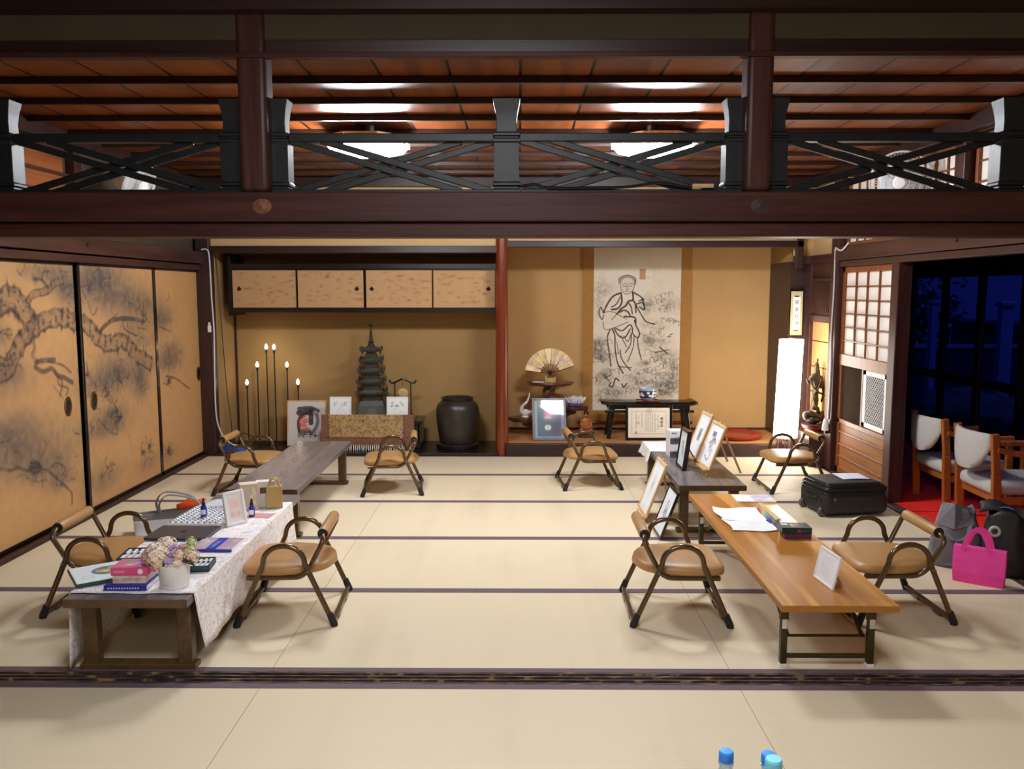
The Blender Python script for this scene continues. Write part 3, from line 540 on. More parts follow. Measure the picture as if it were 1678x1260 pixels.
# sliding lattice door with paper, glass and boards
d = node('door_4', 'sliding door with white paper lattice, glass and a wooden lower panel'); x = 2.79; y0, y1 = 6.29, 7.29
b = B(); b.box(x - .015, y0, .005, x + .018, y0 + .045, 1.775); b.box(x - .015, y1 - .05, .005, x + .018, y1, 1.775); b.box(x - .015, y0, 1.725, x + .018, y1, 1.775); b.box(x - .02, y0, .94, x + .02, y1, 1.035); b.box(x - .015, y0, .435, x + .018, y1, .475); b.box(x - .015, y0, .005, x + .018, y1, .06); b.build('frame', 'shojiwood', d, 0, bevel=.004)
b = B(); b.box(x + .004, y0 + .04, 1.03, x + .008, y1 - .04, 1.73); b.build('paper', 'shoji', d, 0)
b = B()
for i in range(1, 4): y = y0 + .045 + (y1 - y0 - .095) * i / 4; b.box(x - .012, y - .006, 1.03, x + .004, y + .006, 1.73)
for i in range(1, 6): z = 1.035 + .69 * i / 6; b.box(x - .012, y0 + .04, z - .005, x + .004, y1 - .04, z + .005)
b.build('lattice', 'shojiwood', d, 0)
b = B(); b.box(x + .002, y0 + .04, .47, x + .006, y1 - .04, .945); b.build('glass', pbr('brown_grey_glass', (62, 52, 44), .5, var=.2, scale=4, spec=0.), d, 0)
b = B(); b.box(x - .01, 6.79, .47, x + .002, 6.81, .945); b.build('mullion', 'shojiwood', d, 0)
b = B(); b.box(x - .008, 6.34, .48, x - .001, 6.39, .94); b.box(x - .008, 6.73, .48, x - .001, 6.785, .94); b.box(x - .008, 6.34, .48, x - .001, 6.785, .52); b.box(x - .008, 6.34, .9, x - .001, 6.785, .94); ms = b.build('vent_frame', 'white', d, 0, bevel=.004)
b = B()
for i in range(-18, 19):
    for s in (1, -1):
        yc = 6.56 + i * .033; a0, a1 = (yc - .19, .52), (yc + .19, .9)
        if s < 0: a0, a1 = (a0[0], .9), (a1[0], .52)
        t0 = max(0, (6.39 - a0[0]) / .38); t1 = min(1, (6.73 - a0[0]) / .38)
        if t1 > t0 + .02:
            P = lambda t: (x - .004, a0[0] + .38 * t, a0[1] + (a1[1] - a0[1]) * t)
            b.bar(P(t0), P(t1), .003, .0032, (1, 0, 0))
b.build('mesh_screen', 'white', ms, 0)
b = B(); b.box(x - .004, y0 + .04, .05, x + .01, y1 - .04, .44); b.build('lower_panel', 'koshi', d, 0)
for z in (.15, .255, .365):
    b = B(); b.box(x - .016, y0 + .045, z - .009, x - .004, y1 - .05, z + .009); b.build('batten', 'shojiwood', d, 0, bevel=.004)
# study bay beside the alcove
w = node('window_3', 'small bay window of pale reed under a dark carved board')
b = B(); b.box(2.80, 7.46, .29, 2.815, 8.1, 1.29); b.build('reed_screen', 'reed', w, 0)
b = B()
for z in (.62, .86, 1.1): b.box(2.794, 7.46, z, 2.80, 8.1, z + .007)
b.build('screen_bar', 'sidebeam', w, 0)
b = B(); b.box(2.79, 7.46, 1.345, 2.82, 8.1, 1.83)
for i in range(14): b.bar((2.786, 7.46 + i * .045, 1.37), (2.786, 7.5 + i * .045, 1.66), .008, .006, (1, 0, 0)); b.bar((2.786, 7.5 + i * .045, 1.37), (2.786, 7.46 + i * .045, 1.66), .008, .006, (1, 0, 0))
b.build('carved_board', wood('carved_dark_board', (52, 30, 20), (84, 50, 34), 1, 16), w, 0)
b = B(); b.box(2.76, 7.46, 1.285, 2.82, 8.1, 1.345); b.box(2.77, 7.46, 1.66, 2.82, 8.1, 1.69); b.box(2.765, 8.05, .28, 2.82, 8.1, 1.83); b.build('frame', 'sidebeam', w, 0, bevel=.004)
b = B(); b.box(2.6, 7.46, 0, 2.82, 8.1, .29); struct(b.build('trim_17', 'post_d', smooth=0, bevel=.004), 'dark wooden ledge of the study bay')
# ------------------------------------------------------------------ veranda and night garden
b = B(); b.box(2.8, 2.6, -.05, 4.12, 9.2, .004); struct(b.build('floor_veranda', 'carpet', smooth=0), 'bright red felt carpet of the veranda')
b = B(); b.box(4.0, 5.905, .004, 2.81, 5.911, .006); 
struct(b.build('trim_18', pbr('carpet_joint', (90, 8, 8), .9), smooth=0), 'thin joint across the red carpet')
b = B(); b.box(2.86, 2.6, 2.2, 4.2, 9.2, 2.25); struct(b.build('ceiling_veranda', 'beam_d', smooth=0), 'dark veranda ceiling')
b = B(); b.box(2.86, 8.95, 0, 4.2, 9.02, 2.2); b.box(2.84, 7.46, 0, 2.88, 9.0, 2.2); b.box(2.86, 2.55, 0, 4.2, 2.6, 2.2); struct(b.build('wall_veranda', pbr('veranda_dark_wall', (30, 24, 24), .7), smooth=0), 'dark end wall of the veranda')
ys = (8.84, 8.2, 7.54, 6.9, 6.2, 5.5, 4.8, 4.1, 3.4)
for i in range(len(ys) - 1):
    w = node('window_%d' % (4 + i), ['dark glass sliding door at the far end of the veranda', 'second dark glass sliding door from the veranda end', 'third dark glass sliding door from the veranda end', 'fourth dark glass sliding door from the veranda end'][i] if i < 4 else 'dark glass sliding door of the veranda out towards the viewer')
    b = B(); b.box(4.10, ys[i + 1], .0, 4.105, ys[i], 1.72); b.build('pane', 'night', w, 0)
    xo = .012 * (i % 2)
    b = B(); b.box(4.08 + xo, ys[i] - .05, 0, 4.12 + xo, ys[i] + .03, 1.74); b.box(4.085 + xo, ys[i + 1], .72, 4.115 + xo, ys[i], .8); b.box(4.085 + xo, ys[i + 1], 0, 4.115 + xo, ys[i], .12); b.box(4.085 + xo, ys[i + 1], 1.7, 4.115 + xo, ys[i], 1.76); b.build('frame', 'beam_d', w, 0)
b = B(); b.box(4.07, 2.6, 1.74, 4.14, 9.0, 2.2); struct(b.build('trim_19', 'beam_d', smooth=0), 'dark lintel above the veranda glass doors')
b = B(); b.grid(lambda u, v: V((4.2 + 7 * u, 2 + 16 * v, -.25 + .18 * math.sin(9 * u + 5 * v) * math.sin(13 * v))), 30, 40); struct(b.build('ground', 'soil'), 'dark garden ground outside the veranda glass')
def rock(x, y, z, s, lb):
    b = B(); b.ball((0, 0, 0), (s, s * .8, s * .55), 16)
    for v in b.bm.verts: v.co *= 1 + .35 * (math.sin(v.co.x * 7 / s + x) * math.cos(v.co.y * 5 / s + y) * .5)
    o = b.build('garden_rock', 'graystone'); o.location = (x, y, z); tag(o, lb, 'rock', 'rocks in the night garden')
rock(5.6, 10.6, .05, .55, 'rounded rock in the dark garden seen through the far glass door'); rock(5.5, 9.3, .1, .5, 'wide rock in the dark garden seen through the second glass door'); rock(6.9, 8.2, .25, .6, 'largest rock in the dark garden seen through the third glass door')
for x, y, h, w_, lb in ((6.6, 13.5, 1.62, .1, 'thin pale post in the dark garden behind the far glass door'), (6.6, 11.5, 1.62, .17, 'broad pale post in the dark garden behind the third glass door')):
    b = B(); b.box(-w_ / 2, -.06, 0, w_ / 2, .06, h); b.box(-w_ / 2 - .03, -.09, h, w_ / 2 + .03, .09, h + .06); o = b.build('garden_post', 'lanternstone', smooth=0, bevel=.01); o.location = (x, y, -.25); tag(o, lb, 'post', 'pale posts in the night garden')
b = B(); b.box(9.2, 5, -.3, 9.35, 18, .95); b.box(5.8, 14.5, -.3, 9.3, 14.65, .6); gw = struct(b.build('wall_garden', pbr('garden_wall', (50, 56, 82), .9, var=.4, scale=2), smooth=0), 'low garden wall in the dark')
b = B(); b.box(9.1, 5, .95, 9.4, 18, 1.01); b.box(5.8, 14.45, .6, 9.3, 14.7, .66); b.build('lit_edge_coping', 'lanternstone', gw, 0)  # pale colour along the wall top stands in for its lit edge
for x, y, s in ((7.8, 16.4, 1.1), (7.6, 9.6, .9), (8.0, 11.9, 1.0)):
    b = B()
    for k in range(700):
        p = V((R.gauss(0, .3), R.gauss(0, .4), R.gauss(0, .35))) * s; q = V((R.uniform(-1, 1), R.uniform(-1, 1), R.uniform(-1, 1))).normalized() * .09; r_ = q.orthogonal().normalized() * .035
        b.poly([p - q, p + r_, p + q, p - r_])
    o = b.build('garden_shrub', 'mossdark', smooth=0); o.location = (x, y, .95 * s); tag(o, 'dark shrub in the unlit garden beyond the glass doors', 'shrub', 'shrubs in the night garden')
# ------------------------------------------------------------------ low folding chairs
def make_chair():
    t = thing('low_chair', '', 'chair', group='low bronze pipe chairs')
    for s in (1, -1):
        y = .238 * s; pts = [V((.222, y, .018))]
        a0 = V((.098, y, .30)); a1 = V((-.098, y, .30))
        pts.append(a0)
        for k in range(1, 14):
            an = PI * k / 14; pts.append(V((.088 * math.cos(an) * 1.08, y, .312 + .078 * math.sin(an))))
        pts += [a1, V((-.222, y, .018))]
        b = B(); b.tube(pts, .0128, 10); f = b.build('arm_frame', 'bronze', t, 60)
        b = B(); b.lathe([(.008, 0), (.009, .006), (.0045, .012)], 10, T=tr(-.112, y + .014 * s, .27) @ rot('X', -s * PI / 2)); b.build('pivot_bolt', 'alu', f)
    for xx in (.222, -.222):
        b = B(); b.tube([(xx, -.238, .022), (xx, .238, .022)], .0125, 10)
        for yy in (-.11, .11): b.box(xx - .014, yy - .035, .006, xx + .014, yy + .035, .024)
        f = b.build('foot_bar', 'bronze', t, 50)
        for s in (1, -1):
            k = 1 if xx > 0 else -1
            b = B(); b.tube([(xx + .006 * k, .238 * s, 0), (xx + .004 * k, .238 * s, .012), (xx - .016 * k, .238 * s, .062)], [.017, .018, .0155], 10); b.build('rubber_foot', 'rubber', f, 50)
    half = [V((.185, .19, .222)), V((-.06, .19, .222)), V((-.1, .2, .25)), V((-.178, .215, .40)), V((-.172, .17, .425)), V((-.17, 0, .425))]
    L = fillet(half, [0, .06, .03, .05, .05, 0], 5); Rr = [V((p.x, -p.y, p.z)) for p in L[::-1]][1:]
    b = B(); b.tube(L + Rr, .0122, 10); b.tube([(.15, -.19, .222), (.15, .19, .222)], .011, 8); b.build('seat_frame', 'bronze', t, 60)
    b = B(); n = 20; rings = []
    out = []
    for k in range(40):
        an = 2 * PI * k / 40; c, s_ = math.cos(an), math.sin(an); e = .38
        px = abs(c) ** e * (1 if c > 0 else -1); py = abs(s_) ** e * (1 if s_ > 0 else -1)
        x_ = .02 + .2 * px; hw = .208 - (.05 * max(0, (-px + .1)) ** 2)
        out.append((x_ - (.03 * (1 - abs(py)) if px < -.5 else 0), hw * py))
    cx = .02
    for z, q in ((.234, .955), (.238, .985), (.25, 1.), (.264, .992), (.274, .95), (.281, .85), (.286, .6), (.289, .3), (.29, .02)):
        rings.append([V((cx + (x - cx) * q, y * q, z + .004 * (1 - q) - .01 * max(0, (x - .12)) * 3 * q)) for x, y in out])
    b.loft(rings); b.build('seat', 'tanvinyl', t, 60)
    b = B(); b.tube([(-.17, -.162, .425), (-.17, -.155, .425), (-.17, .155, .425), (-.17, .162, .425)], [.024, .027, .027, .024], 18); br = b.build('backrest_roll', 'tanvinyl', t, 50)
    for s in (1, -1):
        b = B(); b.tube([(-.17, .1615 * s, .425), (-.17, .168 * s, .425)], .0245, 16); b.build('end_ring', 'rubber', br, 50)
    return t
ch0 = make_chair(); chs = [ch0] + [dup(ch0) for _ in range(7)]
for o, (x, y, a, lb) in zip(chs, (
    (-1.108, 4.045, PI + .05, 'tan low pipe chair to the right of the cloth-covered front table'),
    (.77, 4.05, -.015, 'tan low pipe chair to the left of the honey oak folding table'),
    (1.83, 4.09, PI + .02, 'tan low pipe chair to the right of the honey oak folding table'),
    (-2.08, 4.15, .04, 'tan low pipe chair between the painted doors and the cloth-covered table'),
    (-2.12, 6.57, -.02, 'tan low pipe chair near the blue cable coil, left of the bare dark table'),
    (-1.0, 6.575, PI + .12, 'tan low pipe chair in front of the brocade-covered stand'),
    (.57, 6.777, .09, 'tan low pipe chair in front of the framed lotus print and seated statuette'),
    (2.19, 6.67, PI + .02, 'tan low pipe chair lit up in front of the glowing paper lamp'))): place(o, (x, y, 0), a, lb)
# ------------------------------------------------------------------ low tables
def dark_table(label, x0, y0, x1, y1, z=.335):
    t = thing('low_table', label, 'table', ((x0 + x1) / 2, (y0 + y1) / 2, 0), 0, 'dark wooden low tables'); w, l = (x1 - x0) / 2, (y1 - y0) / 2
    b = B(); b.box(-w, -l, z - .035, w, l, z); b.build('tabletop', 'tabletop', t, 0, bevel=.003)
    b = B(); b.box(-w + .002, -l - .001, z - .036, w - .002, -l + .003, z - .003); b.box(-w + .045, -l + .1, z - .075, -w + .065, l - .1, z - .035); b.box(w - .065, -l + .1, z - .075, w - .045, l - .1, z - .035); b.build('apron', 'tableside', t, 0)
    for sy in (-1, 1):
        yy = sy * (l - .115)
        for sx in (-1, 1):
            xx = sx * (w - .055); b = B(); b.box(xx - .03, yy - .025, .022, xx + .03, yy + .025, z - .035); b.build('leg', 'tableside', t, 0, bevel=.003)
        b = B(); b.box(-w + .01, yy - .032, 0, w - .01, yy + .032, .024); b.build('foot_plank', 'tableside', t, 0, bevel=.004)
    return t
dark_table('dark low table in front, half covered by the patterned white cloth', -1.84, 3.265, -1.335, 5.03)
dark_table('bare dark low table near the left alcove', -1.835, 5.16, -1.385, 6.87)
dark_table('dark low table holding easels, pushed against the far end of the honey oak table', 1.025, 5.29, 1.46, 6.86)
dark_table('dark low table holding the bottles, below the picture edge', .2, 1.1, 1.2, 1.85, .345)
t = thing('folding_table', 'honey oak laminate folding low table with olive steel legs', 'table', (1.295, 4.21, 0)); z = .315
b = B(); b.box(-.235, -.94, z - .028, .235, .94, z); b.build('tabletop', 'oak', t, 0, bevel=.003)
b = B(); b.box(-.2355, -.9405, z - .027, .2355, -.938, z - .002); b.box(-.2355, .938, z - .027, .2355, .9405, z - .002); b.box(-.2362, -.94, z - .027, -.2345, .94, z - .002); b.box(.2345, -.94, z - .027, .2362, .94, z - .002); b.build('edge_band', 'oakedge', t, 0)
for s in (-1, 1):
    yy = s * .80
    for sx in (-1, 1):
        xx = sx * .182; b = B(); b.box(xx - .014, yy - .014, .012, xx + .014, yy + .014, z - .028); b.bar((xx, yy, .2), (xx, yy, z - .03), .034, .03, (0, 1, 0)); lg = b.build('leg', 'olive', t, 0, bevel=.003)
        b = B(); b.box(xx - .016, yy - .016, 0, xx + .016, yy + .016, .014); b.build('foot_cap', 'white', lg, 0, bevel=.002)
        b = B(); b.box(xx - .011, yy - .0165 * 1, .168, xx + .011, yy - .0155, .208); 
        st_ = b.build('label_sticker', 'white', lg, 0)
        b = B(); b.bar((xx * .86, yy - s * .02, .12), (xx * .86, yy - s * .30, z - .03), .007, .016, (1, 0, 0)); b.build('brace', 'olive', t, 0)
    b = B(); b.tube([(-.182, yy, .045), (.182, yy, .045)], .011, 8); b.build('lower_bar', 'olive', t, 50)
    b = B(); b.tube([(-.17, yy - s * .03, .12), (.17, yy - s * .03, .12)], .0065, 8); b.build('upper_bar', 'olive', t, 50)
# ------------------------------------------------------------------ cloth on the front left table
def hang(label, name, mat, x0, x1, y0, y1, z, zl, zr, wob=1., lift=.004, slope=0.):
    b = B(); s = []
    for k in range(9): s.append((-1, k / 8))
    pr = [('l', 1 - k / 8) for k in range(8)] + [('t', k / 16) for k in range(17)] + [('r', (k + 1) / 8) for k in range(8)]
    N = len(pr) - 1
    def f(u, v):
        k, q = pr[min(N, round(u * N))]; y = y0 + (y1 - y0) * v; w = .012 * wob * math.sin(y * 13) + .006 * wob * math.sin(y * 31 + 1)
        if k == 't': return V((x0 - .004 + (x1 - x0 + .008) * q, y + .003 * math.sin(q * 20), z + lift + .0012 * math.sin(y * 40) * math.sin(q * 9)))
        if k == 'l': zz = zl; return V((x0 - .006 - (.02 + w) * q ** 1.5, y, z + lift - (z + lift - zz) * q))
        zz = zr + slope * v; return V((x1 + .006 + (.02 + w) * q ** 1.5 + .03 * q * max(0, .12 - v) * 4, y + .05 * q * max(0, .1 - v) * 5, z + lift - (z + lift - zz) * q + .0))
    b.grid(f, N, 60); return tag(b.build(name, mat, None, 60, solid=.0022), label, 'tablecloth')
hang('patterned white cloth draped over the front dark table', 'tablecloth', 'lace', -1.84, -1.335, 3.325, 4.83, .335, .012, .095, .6)
ZT = .342
def boxthing(name, label, cat, c, size, rz, mat, bev=.002, group=None):
    t = thing(name, label, cat, c, rz, group); w, d, h = size
    b = B(); b.box(-w / 2, -d / 2, 0, w / 2, d / 2, h); b.build('body', mat, t, 0, bevel=bev); return t
def art(parent, W, H, n, base, draw, O, ux, uy, mat='print', name='artwork'):
    cv = Canvas(W, H, max(8, int(W * n)), max(8, int(H * n)), base); draw(cv); return cv.mesh(name, mat, parent, O, ux, uy)
# books and boxes in front
t = boxthing('book', 'thick blue book lying under the two small boxes beside the flower pot', 'book', (-1.625, 3.42, ZT), (.175, .15, .022), .03, 'bluebook')
b = B(); b.box(-.084, -.07, .003, .0885, .0765, .019); b.build('pages', 'paper', t, 0)
b = B()
for k in range(12): b.box(-.07 + k * .011, -.0755, .008, -.064 + k * .011, -.075, .013)
b.build('spine_lettering', 'white', t, 0)
t = boxthing('card_box', 'pale floral card box between the blue book and the pink box', 'box', (-1.615, 3.42, ZT + .0225), (.135, .11, .034), .03, 'beige')
art(t, .133, .03, 500, (224, 206, 200), lambda c: ([c.blob(R.uniform(0, .13), R.uniform(0, .03), .012, .006, R.choice([(214, 150, 160), (190, 150, 120), (236, 226, 214)]), .6) for _ in range(14)], [c.stroke([(.04 + k * .006, .012 + .003 * (k % 2)), (.044 + k * .006, .02)], .0016, (90, 50, 60), .9, 0, False) for k in range(11)]), (-.0665, -.0556, .002), (1, 0, 0), (0, 0, 1), name='printed_side')
t = boxthing('card_box', 'bright pink card box with a green figure, topmost of its stack', 'box', (-1.615, 3.425, ZT + .057), (.15, .12, .034), .05, pbr('hot_pink_card', (226, 92, 140), .45))
def pk(c):
    c.blob(.05, .07, .03, .02, (126, 176, 96), .9, .2); c.blob(.09, .06, .025, .03, (190, 160, 206), .9, .2); c.blob(.1, .09, .02, .012, (60, 70, 150), .8); c.blob(.06, .04, .02, .01, (240, 220, 220), .8); c.rect(.105, .01, .115, .03, (240, 236, 240))
art(t, .148, .118, 420, (222, 110, 150), pk, (-.074, -.059, .0345), (1, 0, 0), (0, 1, 0), name='printed_lid')
art(t, .148, .03, 420, (222, 88, 134), lambda c: [c.stroke([(.012 + k * .005, .012), (.015 + k * .005, .018)], .002, (250, 236, 240), .9, 0, False) for k in range(9)] + [c.disc(.12, .015, .011, .011, (244, 236, 236))], (-.074, -.0606, .002), (1, 0, 0), (0, 0, 1), name='printed_side')
# pale folder with the round picture
t = thing('game_folder', 'open pale folder with a round earth picture overhanging the table edge', 'folder', (-1.79, 3.55, ZT + .012), .62)
def fol(c):
    c.disc(.145, .13, .072, .06, (96, 118, 170)); c.disc(.15, .133, .062, .05, (186, 170, 110)); [c.blob(.15 + R.uniform(-.05, .05), .133 + R.uniform(-.04, .04), .014, .01, R.choice([(90, 110, 80), (210, 190, 90), (120, 140, 180), (230, 220, 180)]), .9) for _ in range(22)]
    an = [2 * PI * k / 14 for k in range(15)]; c.stroke([(.05 + .024 * math.cos(a), .07 + .018 * math.sin(a)) for a in an], .003, (150, 160, 150), .8)
b = B(); b.box(-.14, -.12, 0, .14, .12, .004); b.build('board', 'paper', t, 0)
art(t, .276, .236, 320, (228, 234, 232), fol, (-.138, -.118, .0048), (1, 0, 0), (0, 1, 0))
b = B(); b.box(-.142, -.125, -.009, .142, -.119, .004); b.box(-.145, -.123, -.009, -.14, .12, .004); b.build('edge', 'green', t, 0)
# case of rune sticks, two leaves
for lb, c, rz, w, d in (('open dark green case of tally sticks beside the flower pot', (-1.47, 3.64, ZT), .12, .2, .13), ('second open dark green case of tally sticks behind the pale folder', (-1.70, 3.78, ZT), .12, .26, .16)):
    t = thing('stick_case', lb, 'case', c, rz, 'dark green cases of sticks')
    b = B(); b.box(-w / 2, -d / 2, 0, w / 2, d / 2, .006); b.box(-w / 2, -d / 2, 0, -w / 2 + .006, d / 2, .026); b.box(w / 2 - .006, -d / 2, 0, w / 2, d / 2, .026); b.box(-w / 2, -d / 2, 0, w / 2, -d / 2 + .006, .026); b.box(-w / 2, d / 2 - .006, 0, w / 2, d / 2, .026); b.build('tray', 'green', t, 0)
    for k in range(9):
        xx = -w / 2 + .016 + k * (w - .032) / 8
        b = B(); b.box(xx - .0065, -d / 2 + .012, .008, xx + .0065, d / 2 - .012, .024); s_ = b.build('stick', 'white', t, 0, bevel=.002)
        b = B(); b.box(xx - .005, -.02, .0242, xx + .005, .008, .0248); b.build('mark', 'ink', s_, 0)
# flower pot
t = thing('flower_pot', 'white cylindrical pot of cream and lilac flowers at the front of the cloth', 'flower pot', (-1.442, 3.408, ZT))
b = B(); b.lathe([(.056, 0), (.0585, .004), (.063, .09), (.064, .1), (.0605, .1), (.058, .085)], 40); p = b.build('pot', 'white', t, 40)
b = B()
for k in range(9): b.box(-.03 + k * .0035, -.0602, .022, -.0283 + k * .0035, -.0598, .0235)
b.build('fine_print', 'ink', p, 0)
def hydrangea(c, r, mat, n=46):
    b = B(); c = (c[0], c[1], c[2] - .012)
    for k in range(n):
        z_ = 1 - 2 * (k + .5) / n; ph = k * 2.4; q = math.sqrt(1 - z_ * z_); d_ = V((q * math.cos(ph), q * math.sin(ph), z_)); p_ = V(c) + d_ * r * R.uniform(.82, 1.05)
        u = d_.orthogonal().normalized(); w = d_.cross(u)
        for m in range(4):
            a = m * PI / 2 + k; e = (u * math.cos(a) + w * math.sin(a)); g = d_.cross(e); s_ = r * .3
            b.poly([p_, p_ + e * s_ * .6 + g * s_ * .45 + d_ * .003, p_ + e * s_ * 1.05 + d_ * .001, p_ + e * s_ * .6 - g * s_ * .45 + d_ * .003])
    b.ball(c, r * .75, 10); b.build('bloom', mat, t, 40)
def rose(c, r, mat, tilt):
    b = B(); c = (c[0], c[1], c[2] - .012); T = tr(*c) @ rot('X', tilt[0]) @ rot('Y', tilt[1])
    for k in range(14):
        q = .25 + .75 * k / 13; a = k * 2.4; pts = []
        for (uu, vv) in ((-.5, -.9), (.5, -.9), (.75, .0), (.45, .75), (-.45, .75), (-.75, 0)):
            ang = a + uu * 1.5 / q ** .5; rad = r * q * (.75 + .25 * (vv + 1) / 2) * (1 if vv > -.5 else .5); pts.append(T @ V((rad * math.cos(ang), rad * math.sin(ang), r * (vv * .75 * (1.15 - q * .5)))))
        b.poly(pts)
    b.ball(c, r * .5, 8); b.build('bloom', mat, t, 0, solid=.0012)
hydrangea((-.06, -.02, .15), .05, 'cream'); hydrangea((-.035, .02, .175), .042, 'cream'); hydrangea((-.1, .01, .135), .038, 'pinkpetal', 36); hydrangea((.05, .03, .15), .036, 'sprig', 30); hydrangea((.075, .0, .14), .03, 'peach', 30)
rose((0, -.045, .13), .022, 'lilac', (.8, 0)); rose((.01, -.02, .155), .024, 'lilac', (.5, .1)); rose((-.005, .0, .178), .022, 'lilac', (.3, 0)); rose((-.04, -.055, .115), .022, 'peach', (.9, -.2)); rose((.035, -.05, .125), .02, 'cream', (.9, .2)); rose((.03, .01, .175), .02, 'pinkpetal', (.3, .2)); hydrangea((.06, .04, .185), .024, 'sprig', 26); hydrangea((.035, -.03, .15), .026, 'peach', 26)
for a, l, zz in ((3.4, .1, .1), (4.0, .06, .1), (5.9, .09, .115), (.3, .1, .12), (1.6, .1, .11), (2.6, .11, .12)):
    b = B(); c_, s_ = math.cos(a), math.sin(a); P = lambda u, v, h: V((c_ * u - s_ * v, s_ * u + c_ * v, zz + h))
    b.poly([P(.03, 0, 0), P(.03 + l * .4, .02, .01), P(.03 + l, 0, -.02), P(.03 + l * .4, -.02, .01)]); b.build('leaf', 'leaf', t, 0)
# laptop
t = thing('laptop', 'closed grey laptop lying behind the flower pot', 'laptop', (-1.70, 4.15, ZT), -.02)
b = B(); b.box(-.155, -.11, 0, .155, .11, .008); b.build('base', 'alu', t, 0, bevel=.004, seg=3)
b = B(); b.box(-.155, -.11, .0095, .155, .11, .0165); lid = b.build('lid', 'alu', t, 0, bevel=.003, seg=3)
b = B(); b.lathe([(.015, 0), (.015, .0006)], 20, (0, 0, .0165), sx=.95, sy=1.05); b.lathe([(.005, 0), (.005, .0006)], 10, (.004, .021, .0165), sx=.5); b.build('fruit_emblem', 'blackplastic', lid)
# magazine
t = boxthing('magazine', 'softcover book with a violet cover and a blue band, beside the laptop', 'book', (-1.46, 3.965, ZT), (.205, .19, .012), -.02, 'paper')
def mg(c):
    for q in range(60): c.blob(R.uniform(0, .2), R.uniform(0, .19), .02, .02, R.choice([(170, 140, 180), (200, 180, 190), (150, 130, 150), (220, 206, 196), (190, 160, 120)]), .7)
    c.blob(.165, .14, .016, .02, (220, 196, 60), .9); c.blob(.15, .1, .03, .05, (170, 130, 190), .7); c.rect(.075, 0, .125, .19, (46, 60, 170)); [c.stroke([(.09, .03 + k * .012), (.105, .036 + k * .012)], .004, (235, 235, 245), .9, 0, False) for k in range(9)]
art(t, .203, .188, 330, (186, 166, 178), mg, (-.1015, -.094, .0126), (1, 0, 0), (0, 1, 0), name='cover')
b = B(); b.box(-.1028, -.0965, 0, .1028, -.0945, .0122); b.build('spine', 'bluebook', t, 0)
# moulded trays
t = thing('sample_tray', 'white moulded tray of rows of small silver cups, behind the laptop', 'tray', (-1.70, 4.46, ZT), -.05)
b = B(); b.box(-.14, -.17, 0, .14, .17, .018); b.build('case', 'white', t, 0, bevel=.003)
b = B()
for i in range(9):
    for j in range(11): b.ball((-.122 + i * .0305, -.152 + j * .0303, .019), (.0125, .0125, .008), 8)
b.build('cup_grid', pbr('silver_cups', (196, 198, 206), .25, metal=.35), t, 60)
t = thing('plastic_pouch', 'clear plastic pouch of papers at the far end of the cloth', 'pouch', (-1.70, 4.74, ZT), .06)
b = B(); b.grid(lambda u, v: V(((u - .5) * .27, (v - .5) * .16, .012 + .022 * math.sin(PI * u) * math.sin(PI * v) + .003 * math.sin(13 * u) * math.sin(9 * v))), 16, 10); b.build('film', pbr('cloudy_film', (214, 222, 224), .2, coat=.6), t, 60, solid=.002)
b = B(); b.box(.0, -.03, .036, .1, -.018, .038); b.build('green_strip', pbr('mint_strip', (130, 206, 196), .5), t, 0)
def dropper(lb, c, s=1.):
    t = thing('dropper_bottle', lb, 'bottle', c, 0, 'blue dropper bottles'); 
    b = B(); b.lathe([(.0145, 0), (.0165, .003), (.0165, .048), (.013, .056), (.0085, .06), (.0085, .064)], 20); g = b.build('bottle', 'blueglass', t, 40)
    b = B(); b.lathe([(.0095, .0605), (.0102, .062), (.0102, .074), (.008, .078), (.0065, .08), (.006, .094), (.003, .1)], 16); b.build('dropper_cap', 'blackplastic', t, 40)
    b = B(); n = 10
    b.grid(lambda u, v: V((.0168 * math.cos(-PI / 2 - .9 + 1.8 * u), .0168 * math.sin(-PI / 2 - .9 + 1.8 * u), .014 + .026 * v)), n, 1); b.build('paper_label', 'paper', g, 60)
dropper('blue dropper bottle with black cap standing on the silver cup tray', (-1.688, 4.40, ZT + .027)); dropper('blue dropper bottle with black cap standing right of the white framed card', (-1.462, 4.50, ZT))
b = B(); b.box(-.075, -.05, 0, .075, .05, .002); o = b.build('leaflet', pbr('rose_leaflet', (206, 150, 140), .7), None, 0); place(o, (-1.43, 4.52, ZT - .002), -.1); tag(o, 'thin rosy leaflet lying under the right blue dropper bottle', 'leaflet')
